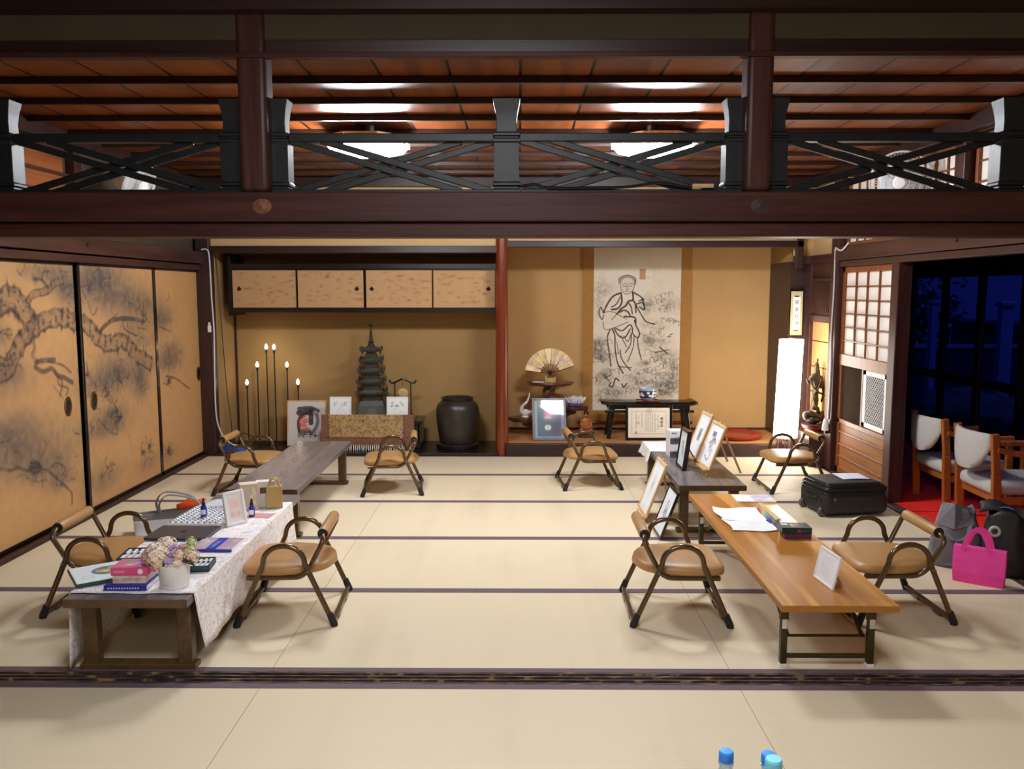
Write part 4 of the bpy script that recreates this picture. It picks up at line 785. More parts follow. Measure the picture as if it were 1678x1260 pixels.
def framed(name, label, cat, W, H, bw, dep, fmat, draw, base, n=170, mat='print', loc=(0, 0, 0), rz=0., lean=0., mat_w=0., matc=(238, 236, 230), strut=False, group=None, skew=0.):
    # picture standing on its lower edge; local front is -y, leans back by `lean`
    t = thing(name, label, cat, loc, rz, group); T = rot('X', -lean) @ rot('Y', skew)
    b = B(); b.box(-W / 2, -dep / 2, 0, -W / 2 + bw, dep / 2, H, T); b.box(W / 2 - bw, -dep / 2, 0, W / 2, dep / 2, H, T); b.box(-W / 2 + bw, -dep / 2, 0, W / 2 - bw, dep / 2, bw, T); b.box(-W / 2 + bw, -dep / 2, H - bw, W / 2 - bw, dep / 2, H, T); b.build('frame', fmat, t, 0, bevel=min(.003, bw * .2))
    b = B(); b.box(-W / 2 + bw * .5, -dep * .1, bw * .5, W / 2 - bw * .5, dep * .4, H - bw * .5, T); b.build('backing', 'beige', t, 0)
    w, h = W - 2 * bw, H - 2 * bw
    cv = Canvas(w, h, max(8, int(w * n)), max(8, int(h * n)), base)
    if mat_w: cv.rect(0, 0, w, h, matc)
    draw(cv)
    R3 = T.to_3x3(); O = T @ V((-w / 2, -dep * .2, bw)); cv.mesh('picture', mat, t, tuple(O), tuple(R3 @ V((1, 0, 0))), tuple(R3 @ V((0, 0, 1))))
    if strut:
        b = B(); a_ = T @ V((0, dep / 2, H * .62)); b.bar(a_, (0, dep / 2 + H * .34 + .02, .004), .004, .05, (1, 0, 0)); b.build('stand_flap', fmat if strut is True else strut, t, 0)
    return t
def boxes4(c):
    for (x, y, w, h) in ((.012, .07, .07, .05), (.012, .018, .03, .045), (.05, .018, .032, .045)): c.rect(x, y, x + w, y + h, (238, 214, 206)); c.blob(x + w / 2, y + h / 2, .018, .016, (214, 170, 160), .4)
framed('picture_frame', 'white framed card with pinkish boxes standing between the blue bottles', 'frame', .125, .18, .016, .016, 'white', boxes4, (234, 226, 220), 420, loc=(-1.49, 4.34, ZT), rz=.92, lean=.2, strut='pine')
t = boxthing('display_box', 'beige display box with a yellow leaf window, left of the gold bag', 'box', (-1.53, 4.66, ZT), (.1, .07, .15), .45, 'beige')
art(t, .04, .13, 500, (206, 196, 180), lambda c: [c.blob(R.uniform(.005, .035), R.uniform(.02, .125), .006, .008, R.choice([(232, 206, 70), (244, 232, 150), (240, 240, 230)]), .9) for _ in range(26)], (.0, -.0356, .012), (1, 0, 0), (0, 0, 1), name='leaf_window')
t = boxthing('display_box', 'pale box with a dark square label behind the gold bag', 'box', (-1.455, 4.73, ZT), (.1, .06, .148), .3, 'offwhite')
b = B(); b.box(-.03, -.031, .08, .005, -.0302, .115); b.build('dark_label', 'root', t, 0)
t = thing('gift_bag', 'small gold gift bag standing at the far corner of the cloth', 'bag', (-1.395, 4.70, ZT), .25)
b = B(); b.loft([[V((x * s, y * s, z)) for x, y in ((-.045, -.025), (.045, -.025), (.045, .025), (-.045, .025))] for z, s in ((0, 1), (.12, .96), (.125, .96))]); b.build('bag', 'goldcard', t, 0, bevel=.002)
b = B()
for yy in (-.02, .02): b.tube(fillet([(-.03, yy, .12), (-.022, yy, .165), (.022, yy, .165), (.03, yy, .12)], .02, 5), .0045, 6)
b.build('handle', 'goldcard', t, 40)
# tote bag on the mats behind the front table
t = thing('tote_bag', 'grey and white felt tote bag with orange cloth inside, standing on the mats', 'bag', (-2.22, 5.30, 0), .05)
def totef(u, v):
    a = 2 * PI * u; e = .35; c_, s_ = math.cos(a), math.sin(a); px = abs(c_) ** e * (1 if c_ > 0 else -1); py = abs(s_) ** e * (1 if s_ > 0 else -1)
    q = 1 + .12 * v; return V((.25 * px * q, (.062 - .02 * v) * py * (1 + .1 * math.sin(6 * u + 4 * v)) + .05 * v, (.155 + .05 * px * (1 if px > 0 else .6)) * v))
b = B(); b.grid(lambda u, v: totef(u, v * .74), 40, 8); b.box(-.24, -.07, 0, .24, .07, .008); b.build('body', 'whitefab', t, 60, solid=.003)
b = B(); b.grid(lambda u, v: totef(u, .74 + v * .27), 40, 4); b.build('top_band', 'fabgrey', t, 60, solid=.004)
for yy, x_, l in ((.005, .03, .1), (.095, -.02, .1)):
    b = B(); pp = spline([(x_ - .12, yy, .13), (x_ - .13, yy, .2), (x_ - .07, yy, .262), (x_ + .08, yy, .24), (x_ + .14, yy, .19)], 6)
    for p_, q_ in zip(pp, pp[1:]): b.bar(p_, q_, .028, .005, (1, 0, .3))
    b.build('handle', 'fabgrey', t, 0)
b = B(); b.ball((.12, .05, .175), (.13, .035, .05), 14)
for v in b.bm.verts: v.co += V((0, 0, .012 * math.sin(v.co.x * 60) * math.cos(v.co.y * 50)))
b.build('orange_cloth', 'orange', t)
# ------------------------------------------------------------------ left alcove
t = thing('bulb_stand', 'black floor light of six tall stems with small lit bulbs', 'light', (-2.53, 8.42, .03))
xs = [(-.2, .60), (-.105, .775), (-.008, .955), (.083, .955), (.195, .775), (.302, .60)]
for i, (x, h) in enumerate(xs):
    yy = -.03 * math.cos(i * 2.1)
    b = B(); b.tube(fillet([(0.05, 0, .012), (x * .9, yy, .012), (x, yy, .06), (x, yy, h)], .04, 5), .0065, 8); b.lathe([(.011, h - .03), (.012, h), (.008, h + .004)], 10, (x, yy, 0)); s_ = b.build('stem', 'black', t, 50)
    b = B(); b.lathe([(.006, 0), (.012, .008), (.0155, .02), (.013, .034), (.006, .05), (.001, .056)], 12, (x, yy, h + .004)); b.build('bulb', 'bulb', s_, 60)
b = B(); b.tube(spline([(-.28, -.05, .01), (-.28, -.02, .1), (-.2, 0, .09), (-.1, -.08, .03), (.0, -.12, .008), (.1, -.1, .008)]), .004, 6); b.build('cord', 'black', t, 50)
# abstract print leaning on the stand
def abst(c):
    W, H = c.W, c.H; X = lambda u: W * u; Y = lambda v: H * v
    c.rect(X(.25), Y(.16), X(.83), Y(.87), (206, 202, 198))
    for p, w, col in (([(.28, .84), (.6, .86), (.82, .78)], .03, (70, 74, 82)), ([(.3, .74), (.45, .78), (.62, .8)], .06, (60, 60, 64)), ([(.62, .78), (.62, .5)], .045, (44, 42, 44)), ([(.3, .3), (.28, .55), (.4, .7), (.55, .72)], .03, (70, 30, 28)), ([(.35, .42), (.3, .55), (.45, .66)], .012, (190, 60, 44)), ([(.4, .42), (.36, .52), (.5, .6)], .012, (206, 80, 60)), ([(.46, .42), (.42, .5), (.54, .55)], .012, (190, 60, 44)), ([(.34, .34), (.5, .38), (.6, .34)], .012, (186, 60, 50)), ([(.3, .28), (.5, .32), (.66, .28), (.8, .5), (.78, .7)], .03, (96, 90, 92)), ([(.7, .75), (.8, .6), (.74, .36)], .03, (130, 128, 130)), ([(.26, .22), (.6, .3)], .008, (40, 40, 44)), ([(.28, .18), (.5, .24), (.8, .2)], .008, (40, 40, 44)), ([(.6, .17), (.62, .3)], .008, (40, 40, 44)), ([(.72, .17), (.74, .26)], .01, (40, 40, 44)), ([(.4, .17), (.46, .28)], .008, (40, 40, 44)), ([(.3, .3), (.25, .4)], .01, (60, 40, 40))): c.stroke([(X(u), Y(v)) for u, v in p], w, col, .92, .25)
    c.blob(X(.42), Y(.5), .05, .07, (214, 120, 100), .5)
framed('framed_print', 'large abstract red and black print in a pale mount leaning against the alcove stand', 'print', .385, .455, .012, .014, 'pine', abst, (216, 210, 202), 260, loc=(-2.115, 8.27, .035), rz=.05, lean=.14, mat='print')
# low stand with the brocade runner
t = thing('altar_stand', 'dark low stand in the left alcove under a gold brocade cloth', 'stand', (-1.44, 8.24, .03))
b = B(); b.box(-.48, -.15, .262, .50, .17, .292); b.build('top', 'lacq', t, 0, bevel=.004)
for sx in (-.43, .45):
    for sy in (-.11, .13): b = B(); b.box(sx - .025, sy - .02, 0, sx + .025, sy + .02, .262); b.build('leg', 'lacq', t, 0, bevel=.004)
b = B(); b.box(-.44, .1, .04, .46, .12, .24); b.box(.46, -.13, .05, .485, .15, .25); b.build('panel', 'blackboard', t, 0)
t = thing('brocade_cloth', 'gold and brown brocade cloth with a white fringe hanging from the alcove stand', 'cloth', (-1.46, 8.07, .325))
cv = Canvas(.9, .30, 230, 78, (150, 114, 70)); X, Y = cv.X, cv.Y
cv.blend(.7, (200, 164, 112)); rb = random.Random(2)
for q in range(420): xx, yy = rb.uniform(.07, .8), rb.uniform(.075, .3); rr = rb.uniform(.005, .012); a0 = rb.uniform(0, 6); cv.stroke([(xx + rr * math.cos(a0 + k) * (1 - k * .1), yy + rr * math.sin(a0 + k) * (1 - k * .1)) for k in range(6)], .0035, rb.choice([(112, 70, 48), (96, 84, 60), (140, 96, 60), (84, 92, 84)]), .8)
brd = ((X < .07) | (X > .80) | (Y < .075)); cv.blend(.82 * brd, (104, 66, 54)); cv.blend(.5 * brd * (np.sin(X * 170 + 6 * cv.noise) * np.sin(Y * 170) > .4), (170, 134, 100)); cv.blend(.8 * ((abs(X - .07) < .004) | (abs(Y - .075) < .004) | (abs(X - .80) < .004)), (70, 44, 38))
for v_ in (0,): pass
o = cv.mesh('front_drop', 'print', t, (-.455, .0, -.256), (1, 0, 0), (0, 0, 1))
for v in o.data.vertices: v.co.y += -.008 - .012 * (1 - (v.co.z + .272) / .3) * (1 + .5 * math.sin(v.co.x * 22)); v.co.z += .012
b = B(); b.box(-.455, -.01, .0, .445, .31, .004); b.box(.441, -.01, -.20, .446, .31, .003); b.build('top_drop', pbr('brocade_brown', (120, 84, 62), .8, var=.5, scale=50), t, 0)
b = B()
for k in range(44):
    x = -.45 + k * .0205; b.tube([(x, -.026 + .003 * math.sin(k), -.236), (x + .002 * math.sin(k * 3), -.03, -.26), (x + .003 * math.cos(k * 2), -.03, -.292)], [.003, .0065, .005], 5)
b.build('fringe', 'offwhite', t, 40)
# bronze pagoda
t = thing('model_pagoda', 'grey bronze model of a five-storey pagoda on the alcove stand', 'pagoda', (-1.463, 8.33, .3265), .12)
def sq(h, z, c=0.): return [V((x * h, y * h, z + (c if (abs(x) + abs(y)) > 1.5 else 0))) for x, y in ((-1, -1), (0, -1), (1, -1), (1, 0), (1, 1), (0, 1), (-1, 1), (-1, 0))]
b = B(); b.loft([sq(.17, 0), sq(.17, .022), sq(.165, .024)]); b.build('base_plate', 'blackboard', t, 0)
b = B(); b.loft([sq(.145, .024), sq(.125, .12), sq(.105, .165), sq(.1, .17)])
for a in range(4):
    T = rot('Z', a * PI / 2); b.loft([[T @ V(p) for p in ((-.045, -.16, .024), (.045, -.16, .024), (.035, -.1, .165), (-.035, -.1, .165))], [T @ V(p) for p in ((-.045, -.14, .024), (.045, -.14, .024), (.035, -.09, .165), (-.035, -.09, .165))]])
b.build('plinth', 'iron', t, 0)
z = .17
for k in range(5):
    h = .084 - .0095 * k; r_ = .134 - .0105 * k; H_ = .108 - .001 * k
    b = B(); b.loft([sq(h, z), sq(h, z + H_ * .45), sq(h * 1.15, z + H_ * .48)])
    for q in range(7):
        for a in range(4):
            T = rot('Z', a * PI / 2); u = (-.9 + q * .3) * h; b.box(u - .003, -h - .012, z, u + .003, -h - .006, z + .02, T)
    b.loft([sq(h + .015, z + .02), sq(h + .015, z + .024)])
    b.loft([sq(r_ * .95, z + H_ * .48, .012), sq(r_, z + H_ * .54, .018), sq(r_ * .8, z + H_ * .66, .006), sq(h * 1.0, z + H_ * .98), sq(h * .6, z + H_)])
    for sx in (-1, 1):
        for sy in (-1, 1):
            c0 = r_ * .93; b.tube([(sx * c0, sy * c0, z + H_ * .6), (sx * c0 * 1.12, sy * c0 * 1.12, z + H_ * .72), (sx * c0 * 1.2, sy * c0 * 1.2, z + H_ * 1.0)], [.018, .016, .005], 6); b.tube([(sx * c0, sy * c0, z + H_ * .5), (sx * c0 * 1.02, sy * c0 * 1.02, z + H_ * .25)], [.003, .006], 6); b.ball((sx * c0 * .86, sy * c0 * .86, z + H_ * .78), (.01, .01, .02), 6)
    b.build('storey', 'iron', t, 0); z += H_
b = B(); b.lathe([(.03, z), (.034, z + .02), (.02, z + .03), (.036, z + .045), (.014, z + .055)] + sum([[(.014 - .0009 * q, z + .06 + q * .0135), (.02 - .0012 * q, z + .064 + q * .0135), (.02 - .0012 * q, z + .067 + q * .0135), (.011 - .0006 * q, z + .071 + q * .0135)] for q in range(9)], []) + [(.006, z + .185), (.006, z + .192), (.03, z + .195), (.008, z + .202), (.022, z + .212), (.012, z + .222), (.002, z + .235)], 14); b.build('spire', 'iron', t, 30)
def sm(a):
    def f(c):
        [c.blob(c.W * R.uniform(.15, .85), c.H * R.uniform(*a[0]), .012, .006, a[1], .5) for _ in range(16)]
        [c.stroke([(c.W * (.25 + .5 * R.random()), c.H * v), (c.W * (.4 + .5 * R.random()), c.H * (v + .02))], .003, (150, 160, 160), .6) for v in (.2, .3, .45, .55, .6)]
        [c.stroke([(c.W * .5, c.H * .55), (c.W * .25, c.H * .15)], .003, (190, 200, 190), .6), c.stroke([(c.W * .5, c.H * .55), (c.W * .8, c.H * .15)], .003, (190, 200, 190), .6)]
    return f
framed('picture_frame', 'small white framed pale blue drawing left of the pagoda', 'frame', .21, .215, .014, .014, 'white', sm(((.6, .8), (150, 190, 214))), (240, 242, 242), 300, loc=(-1.74, 8.13, .331), rz=.03, lean=.13)
framed('picture_frame', 'small white framed pale green drawing right of the pagoda', 'frame', .21, .215, .014, .014, 'white', sm(((.55, .8), (120, 160, 120))), (240, 242, 238), 300, loc=(-1.185, 8.13, .331), rz=-.02, lean=.13)
t = thing('ornament_stand', 'slender black stand with an openwork ivory ball hanging inside, right of the pagoda', 'ornament', (-1.155, 8.33, .325))
b = B(); b.box(-.09, -.045, 0, .09, .045, .012); b.box(-.1, -.05, .0, -.075, .05, .02); b.box(.075, -.05, 0, .1, .05, .02); b.tube([(-.08, 0, .01), (-.08, 0, .335)], .006, 8); b.tube([(.08, 0, .01), (.08, 0, .335)], .006, 8)
b.tube(spline([(-.135, 0, .365), (-.11, 0, .335), (-.06, 0, .35), (0, 0, .375), (.06, 0, .35), (.11, 0, .335), (.135, 0, .365)]), .009, 8); b.build('frame', 'lacq', t, 40)
b = B(); b.tube([(0, 0, .37), (0, 0, .275)], .002, 6); b.ball((0, 0, .325), (.007, .007, .018), 8); b.tube([(0, 0, .19), (.003, 0, .05)], [.004, .008], 6); b.build('tassel_cord', 'cable_r', t)
b = B(); bmesh.ops.create_icosphere(b.bm, subdivisions=2, radius=.046, matrix=tr(0, 0, .232)); o = b.build('ball', 'ivory', t, 0); m_ = o.modifiers.new('openwork', 'WIREFRAME'); m_.thickness = .016; m_.use_replace = True
b = B(); b.ball((0, 0, .232), .03, 12); b.build('inner_ball', 'root', t)
t = thing('ceramic_urn', 'big dark brown glazed urn on a round base beside the log pillar', 'urn', (-.605, 8.26, .03))
b = B(); b.lathe([(.205, 0), (.212, .01), (.212, .04), (.2, .05)], 40); b.build('round_base', 'blackboard', t, 40)
b = B(); b.lathe([(.17, .05), (.178, .06), (.19, .13), (.206, .24), (.213, .33), (.212, .38), (.2, .425), (.165, .46), (.15, .468), (.158, .486), (.166, .496), (.155, .5), (.14, .49), (.14, .46), (.16, .4), (.16, .1)], 44); b.build('urn_body', 'urn', t, 40)
# coils of cable and hanging cords
t = thing('cable_coil', 'coil of bright blue cable on the mats by the corner post', 'cable', (-2.73, 8.02, .0))
b = B()
for k in range(5):
    pts = [(.15 * math.cos(a * PI / 12) * (1 - .04 * k), .075 * math.sin(a * PI / 12) * (1 - .05 * k), .038 + .008 * k + .004 * math.sin(a + k)) for a in range(24)]; b.tube(pts, .005, 6, closed=True)
b.build('coil', 'cable_b', t, 60)
b = B(); b.tube(spline([(-.06, .05, .075), (.0, .0, .085), (.05, -.02, .08), (.13, .04, .06)]), .005, 6); b.build('tie', 'cable_r', t, 60)
b = B(); b.tube(spline([(-2.965, 7.93, 1.955), (-2.915, 7.93, 1.955), (-2.893, 7.93, 1.88), (-2.885, 7.93, 1.5), (-2.875, 7.93, 1.2), (-2.885, 7.93, .8), (-2.885, 7.93, .4), (-2.85, 7.95, .22), (-2.77, 7.98, .11), (-2.70, 8.0, .085)]), .0075, 7); tag(b.build('white_cord', 'cable_w', None, 60), 'pale cord running down the left corner post to the blue coil', 'cord')
b = B(); b.box(-.014, -.012, -.05, .014, .012, .012); b.box(-.008, -.01, .012, .008, .01, .042); o = b.build('cord_connector', 'white', None, 0, bevel=.003); o.location = (-2.915, 7.925, 1.235); tag(o, 'small white connector hanging on the left corner post', 'connector')
b = B(); b.tube(spline([(-2.9, 8.12, 1.92), (-2.89, 8.14, 1.6), (-2.87, 8.14, 1.1), (-2.85, 8.15, .6), (-2.82, 8.15, .3), (-2.82, 8.16, .2)]), .0045, 6); b.lathe([(.008, 0), (.022, -.02), (.03, -.09), (.03, -.165)], 10, (-2.82, 8.16, .2)); tag(b.build('brown_cord', 'cable_k', None, 50), 'thin brown cord hanging inside the left alcove with a dark plug end', 'cord')
# ------------------------------------------------------------------ right alcove
sx0, sx1, sz0, sz1 = .776, 1.676, .325, 2.12
def SC(c):
    K = c.W / 625.; H0 = sz1 - sz0
    def p(x, y): return ((x - 50) * K, c.H - ((y - 50) * K + (2.12 - 1.985)))
    c.blend(.35 * np.clip(c.noise, 0, 1), (206, 192, 170)); c.disc(*p(300, 245), 170 * K, 170 * K, (228, 218, 200), .5); c.blend(.5 * np.clip((c.Y - (c.H - .30)) / .25, 0, 1), (168, 146, 118))
    for x, y, rx, ry, a in ((75, 750, 60, 60, .55), (100, 820, 60, 50, .6), (90, 700, 50, 30, .4), (120, 960, 70, 60, .4), (600, 1010, 80, 70, .55), (520, 700, 90, 30, .3), (450, 700, 60, 40, .4), (560, 790, 90, 40, .35), (600, 440, 90, 60, .25), (440, 440, 40, 60, .35), (120, 320, 70, 60, .25), (560, 1060, 70, 50, .5), (420, 860, 40, 20, .6), (640, 900, 50, 80, .4), (180, 1080, 90, 60, .35), (380, 980, 80, 40, .3), (480, 580, 90, 40, .2), (80, 430, 40, 100, .2)): c.blob(*p(x, y), rx * K, ry * K, (96, 88, 80), a, .8)
    c.disc(*p(85, 880), 34 * K, 50 * K, (212, 200, 182), .8)
    ink = (40, 36, 34)
    c.disc(*p(292, 262), 62 * K, 36 * K, (110, 100, 92), .55); c.disc(*p(292, 300), 52 * K, 58 * K, (216, 203, 182), 1)
    for w, pts in ((2.5, [(240, 275), (245, 320), (265, 350), (290, 360), (320, 345), (338, 315), (342, 270)]), (3, [(230, 285), (235, 245), (290, 225), (345, 245), (350, 290)]), (2, [(256, 290), (275, 284), (288, 290)]), (2, [(300, 288), (318, 282), (332, 288)]), (2.5, [(260, 303), (282, 305)]), (2.5, [(302, 303), (324, 301)]), (2, [(293, 295), (286, 325), (300, 327)]), (2.5, [(276, 341), (290, 337), (304, 341)]),
        (8, [(245, 350), (190, 375), (150, 430), (122, 492)]), (8, [(248, 358), (252, 420), (225, 462), (180, 470)]), (5, [(240, 380), (215, 430), (180, 452)]), (8, [(330, 345), (332, 400), (300, 410), (284, 440), (250, 465), (220, 500)]), (7, [(340, 350), (390, 380), (408, 415), (415, 470), (382, 452)]), (6, [(360, 430), (400, 420), (412, 440)]), (6, [(375, 410), (410, 395)]), (7, [(330, 400), (350, 430), (356, 490)]), (6, [(356, 440), (396, 510), (430, 556), (490, 576)]), (7, [(240, 490), (270, 475), (300, 490), (312, 520), (272, 520)]), (7, [(318, 520), (350, 530), (356, 565)]), (6, [(300, 420), (320, 450), (330, 500)]), (3, [(130, 490), (170, 485), (215, 500), (180, 545)]), (3, [(120, 560), (130, 610), (180, 608), (300, 560)]), (3, [(215, 500), (290, 540)]), (5, [(125, 495), (100, 455), (90, 500), (112, 540), (125, 510)]),
        (6, [(170, 615), (152, 670), (160, 740), (170, 800), (180, 880)]), (6, [(185, 610), (206, 660), (210, 760), (230, 860), (270, 930)]), (6, [(200, 610), (240, 664), (282, 668), (316, 610)]), (6, [(210, 605), (260, 622), (310, 580), (330, 600), (336, 644), (370, 672), (384, 640), (360, 590), (346, 550)]), (5, [(325, 640), (320, 720), (284, 780)]), (4, [(345, 660), (340, 740), (300, 850)]), (5, [(370, 672), (376, 740), (400, 830)]), (4, [(250, 660), (292, 740)]), (5, [(245, 760), (260, 830), (322, 912)]), (4, [(230, 880), (330, 892)]), (3, [(220, 700), (235, 790)]), (4, [(270, 660), (300, 700), (322, 650)]),
        (5, [(530, 740), (590, 790)]), (4, [(500, 780), (600, 760)]), (6, [(180, 1000), (170, 1020), (195, 1028), (215, 970), (240, 985)]), (6, [(262, 1010), (275, 1032), (298, 1005)]), (4, [(130, 940), (170, 990)]), (4, [(140, 970), (180, 940)]), (4, [(600, 655), (620, 645)]), (4, [(585, 665), (610, 665)])):
        c.stroke([p(*q) for q in pts], w * K * 1.5, ink, .85, .25)
    rs = random.Random(11)
    for x, y, n_, r_ in ((500, 420, 5, 16), (550, 400, 5, 18), (570, 470, 4, 18), (590, 540, 7, 14), (640, 545, 5, 14), (500, 640, 6, 15), (550, 620, 5, 14), (430, 660, 4, 16), (470, 780, 7, 18), (500, 840, 6, 16), (570, 860, 6, 18), (620, 850, 5, 18), (420, 915, 6, 16), (480, 915, 6, 14), (550, 950, 7, 16), (620, 950, 6, 18), (350, 965, 7, 16), (410, 1000, 7, 16), (460, 1010, 6, 16), (520, 1010, 6, 18), (590, 1060, 8, 22), (640, 1010, 5, 18), (110, 720, 6, 18), (80, 770, 6, 20), (120, 830, 6, 18), (150, 950, 6, 20), (90, 1000, 6, 24), (150, 1110, 8, 30), (230, 1080, 7, 26), (330, 1060, 6, 20)):
        cx, cy = x - n_ * r_ * .5, y; dr = rs.uniform(-.5, .5)
        for k in range(n_):
            q_ = r_ * rs.uniform(.4, 1.5); a = rs.uniform(-1.3, 1.3) + dr; sg = rs.choice((1, 1, -1))
            c.stroke([p(cx + q_ * math.cos(PI + a + sg * t_ * .95), cy + q_ * math.sin(PI + a + sg * t_ * .95)) for t_ in range(5)], 3.0 * K, (70, 64, 58), .7, .6); cx += q_ * 1.5 * math.cos(dr); cy += q_ * 1.5 * math.sin(dr) + rs.uniform(-.5, .5) * r_
        an = rs.uniform(0, 3); c.stroke([p(x + r_ * math.cos(an + k * .9) * (1 - k * .09), y + r_ * math.sin(an + k * .9) * (1 - k * .09)) for k in range(7)], 2.2 * K, (70, 64, 60), .6, .3)
    c.rect(*p(378, 255), *p(420, 180), (176, 116, 76), .75); c.stroke([p(420, 258), p(436, 232), p(450, 250)], 2.5 * K, (120, 110, 100), .7)
    for y in (1090, 1130): c.rect(*p(84, y + 12), *p(100, y - 8), (196, 110, 110), .7)
    for y in (1040, 1060): c.stroke([p(88, y), p(96, y + 12)], 2.5 * K, ink, .5)
t = thing('hanging_scroll', 'tall hanging scroll with an ink drawing of a robed holy figure among waves', 'scroll', (0, 8.78, 0))
cv = Canvas(sx1 - sx0, sz1 - sz0, 250, 500, (222, 210, 190)); SC(cv); cv.mesh('painting', 'paint', t, (sx0, -.003, sz0), (1, 0, 0), (0, 0, 1))
b = B(); b.box(.665, -.001, .2, 1.79, .003, 2.3); b.build('mount', pbr('ochre_silk', (160, 112, 52), .8, var=.08, scale=30), t, 0)
b = B(); b.tube([(.63, -.004, .195), (1.825, -.004, .195)], .018, 10); b.build('roller', 'log', t, 50)
# burl-wood display stand
t = thing('root_stand', 'burl root-wood display stand with three uneven shelves in the right alcove', 'stand', (.30, 8.45, .118))
def slab(cx, cy, z, rx, ry, th, nm):
    b = B(); r0, r1 = [], []
    for k in range(22):
        a = 2 * PI * k / 22; q = 1 + .1 * math.sin(3 * a + cx * 9) + .06 * math.sin(7 * a); p = (cx + rx * q * math.cos(a), cy + ry * q * math.sin(a)); r0.append(V((cx + (p[0] - cx) * .86, cy + (p[1] - cy) * .86, z - th))); r1.append(V((p[0], p[1], z - th * .4 + .006 * math.sin(5 * a))))
    r2 = [V((cx + (p.x - cx) * .97, cy + (p.y - cy) * .97, z)) for p in r1]; b.loft([r0, r1, r2]); return b.build(nm, 'root', t, 40)
slab(.02, 0, .545, .225, .13, .04, 'shelf'); slab(-.25, .0, .185, .145, .11, .045, 'shelf'); slab(.27, .02, .295, .14, .1, .04, 'shelf')
b = B()
for pts, rr in (([(.0, 0, .0), (-.03, .02, .14), (.03, 0, .28), (.0, .02, .4), (.03, 0, .53)], [.09, .06, .055, .06, .075]), ([(-.12, .03, .0), (-.14, .02, .08), (-.24, 0, .15)], [.05, .045, .05]), ([(.05, .02, .1), (.16, .03, .2), (.27, .02, .26)], [.045, .035, .045]), ([(.1, -.02, 0), (.06, 0, .1), (.02, 0, .2)], [.05, .04, .03]), ([(-.03, .02, .1), (-.15, .0, .13)], [.05, .03]), ([(-.05, -.04, .3), (-.02, -.03, .42), (.06, -.03, .52)], [.02, .035, .03])): b.tube(spline(pts, 4), [rr[min(len(rr) - 1, k // 4)] * (1 + .15 * math.sin(k * 2)) for k in range((len(pts) - 1) * 4 + 1)], 9)
b.build('trunk', 'root', t, 60)
t = thing('folding_fan', 'open gold and violet folding fan on a small card holder, on the top shelf', 'fan', (.335, 8.40, .664))
cpx, cpz = -.02, .085; n = 9
for k in range(n):
    a0 = math.radians(172 - k * 17.2); a1 = math.radians(172 - (k + 1) * 17.2 + 1.4)
    cv = Canvas(1, 1, 16, 26, (232, 206, 140)); rs = random.Random(k)
    [cv.blob(rs.random(), rs.random(), .3, .14, rs.choice([(176, 150, 186), (200, 180, 200), (240, 226, 180), (226, 190, 110), (160, 150, 160)]), .75) for _ in range(9)]
    if k == 4: cv.rect(0, 0, 1, 1, (240, 224, 176), .5)
    o = cv.mesh('leaf_panel', 'print', t, (0, 0, 0), (1, 0, 0), (0, 0, 1))
    for v in o.data.vertices:
        u, w = v.co.x, v.co.z; a = a0 + (a1 - a0) * u; r_ = .10 + .152 * w; v.co = V((cpx + r_ * math.cos(a), -.004 * (1 if k % 2 else -1) * (u - .5) * 2, cpz + r_ * math.sin(a)))
for k in range(10):
    a = math.radians(172 - k * 17.2 + .5); L = .25 if k in (0, 9) else .14; b = B(); b.bar((cpx - .02 * math.cos(a), .002, cpz - .02 * math.sin(a)), (cpx + L * math.cos(a), .002, cpz + L * math.sin(a)), .006, .003, (0, 1, 0)); b.build('rib', 'lacq', t, 0)
b = B(); b.lathe([(.016, 0), (.016, .008)], 14, T=tr(cpx, -.008, cpz) @ rot('X', PI / 2)); b.build('rivet', 'lacq', t)
b = B(); b.box(-.07, -.02, 0, .035, .03, .003); b.box(-.07, -.012, 0, -.055, -.006, .06); b.box(.02, -.012, 0, .035, -.006, .05); b.box(-.07, .012, 0, .03, .016, .04); b.build('holder', 'goldcard', t, 0)
b = B(); b.box(-.055, -.035, 0, .055, .035, .003); o = b.build('card', 'paper', None, 0); place(o, (.195, 8.40, .664), .1); tag(o, 'white card lying left of the folding fan on the top shelf', 'card')
t = thing('bird_figure', 'pale carved long-necked bird figure on the lowest burl shelf', 'figurine', (.065, 8.41, .3045))
b = B(); b.lathe([(.04, 0), (.042, .01), (.03, .02)], 12); b.ball((0, 0, .05), (.055, .03, .035), 12); b.tube(spline([(-.04, 0, .05), (-.03, 0, .11), (.02, 0, .16), (.04, 0, .22), (.045, 0, .25)]), [.022] * 5 + [.014] * 5 + [.01] * 5 + [.007] * 5 + [.004], 8); b.tube([(.04, 0, .05), (.09, 0, .08)], [.02, .004], 6); b.build('body', 'crystal', t)
t = thing('crystal_cluster', 'cloudy crystal cluster on a violet cushion on the right burl shelf', 'ornament', (.57, 8.43, .414))
b = B(); b.box(-.075, -.05, 0, .075, .05, .035); b.build('cushion', 'purple', t, 40, bevel=.014, seg=3)
b = B()
for k in range(26):
    an = R.uniform(0, 6.3); q = R.random(); p = V((.06 * q * math.cos(an), .035 * q * math.sin(an), .03)); d_ = V((math.cos(an) * q, math.sin(an) * q * .6, 1.1)).normalized(); b.tube([p, p + d_ * R.uniform(.03, .06), p + d_ * R.uniform(.065, .09)], [.011, .011, .001], 6)
b.build('crystals', 'crystal', t, 0)
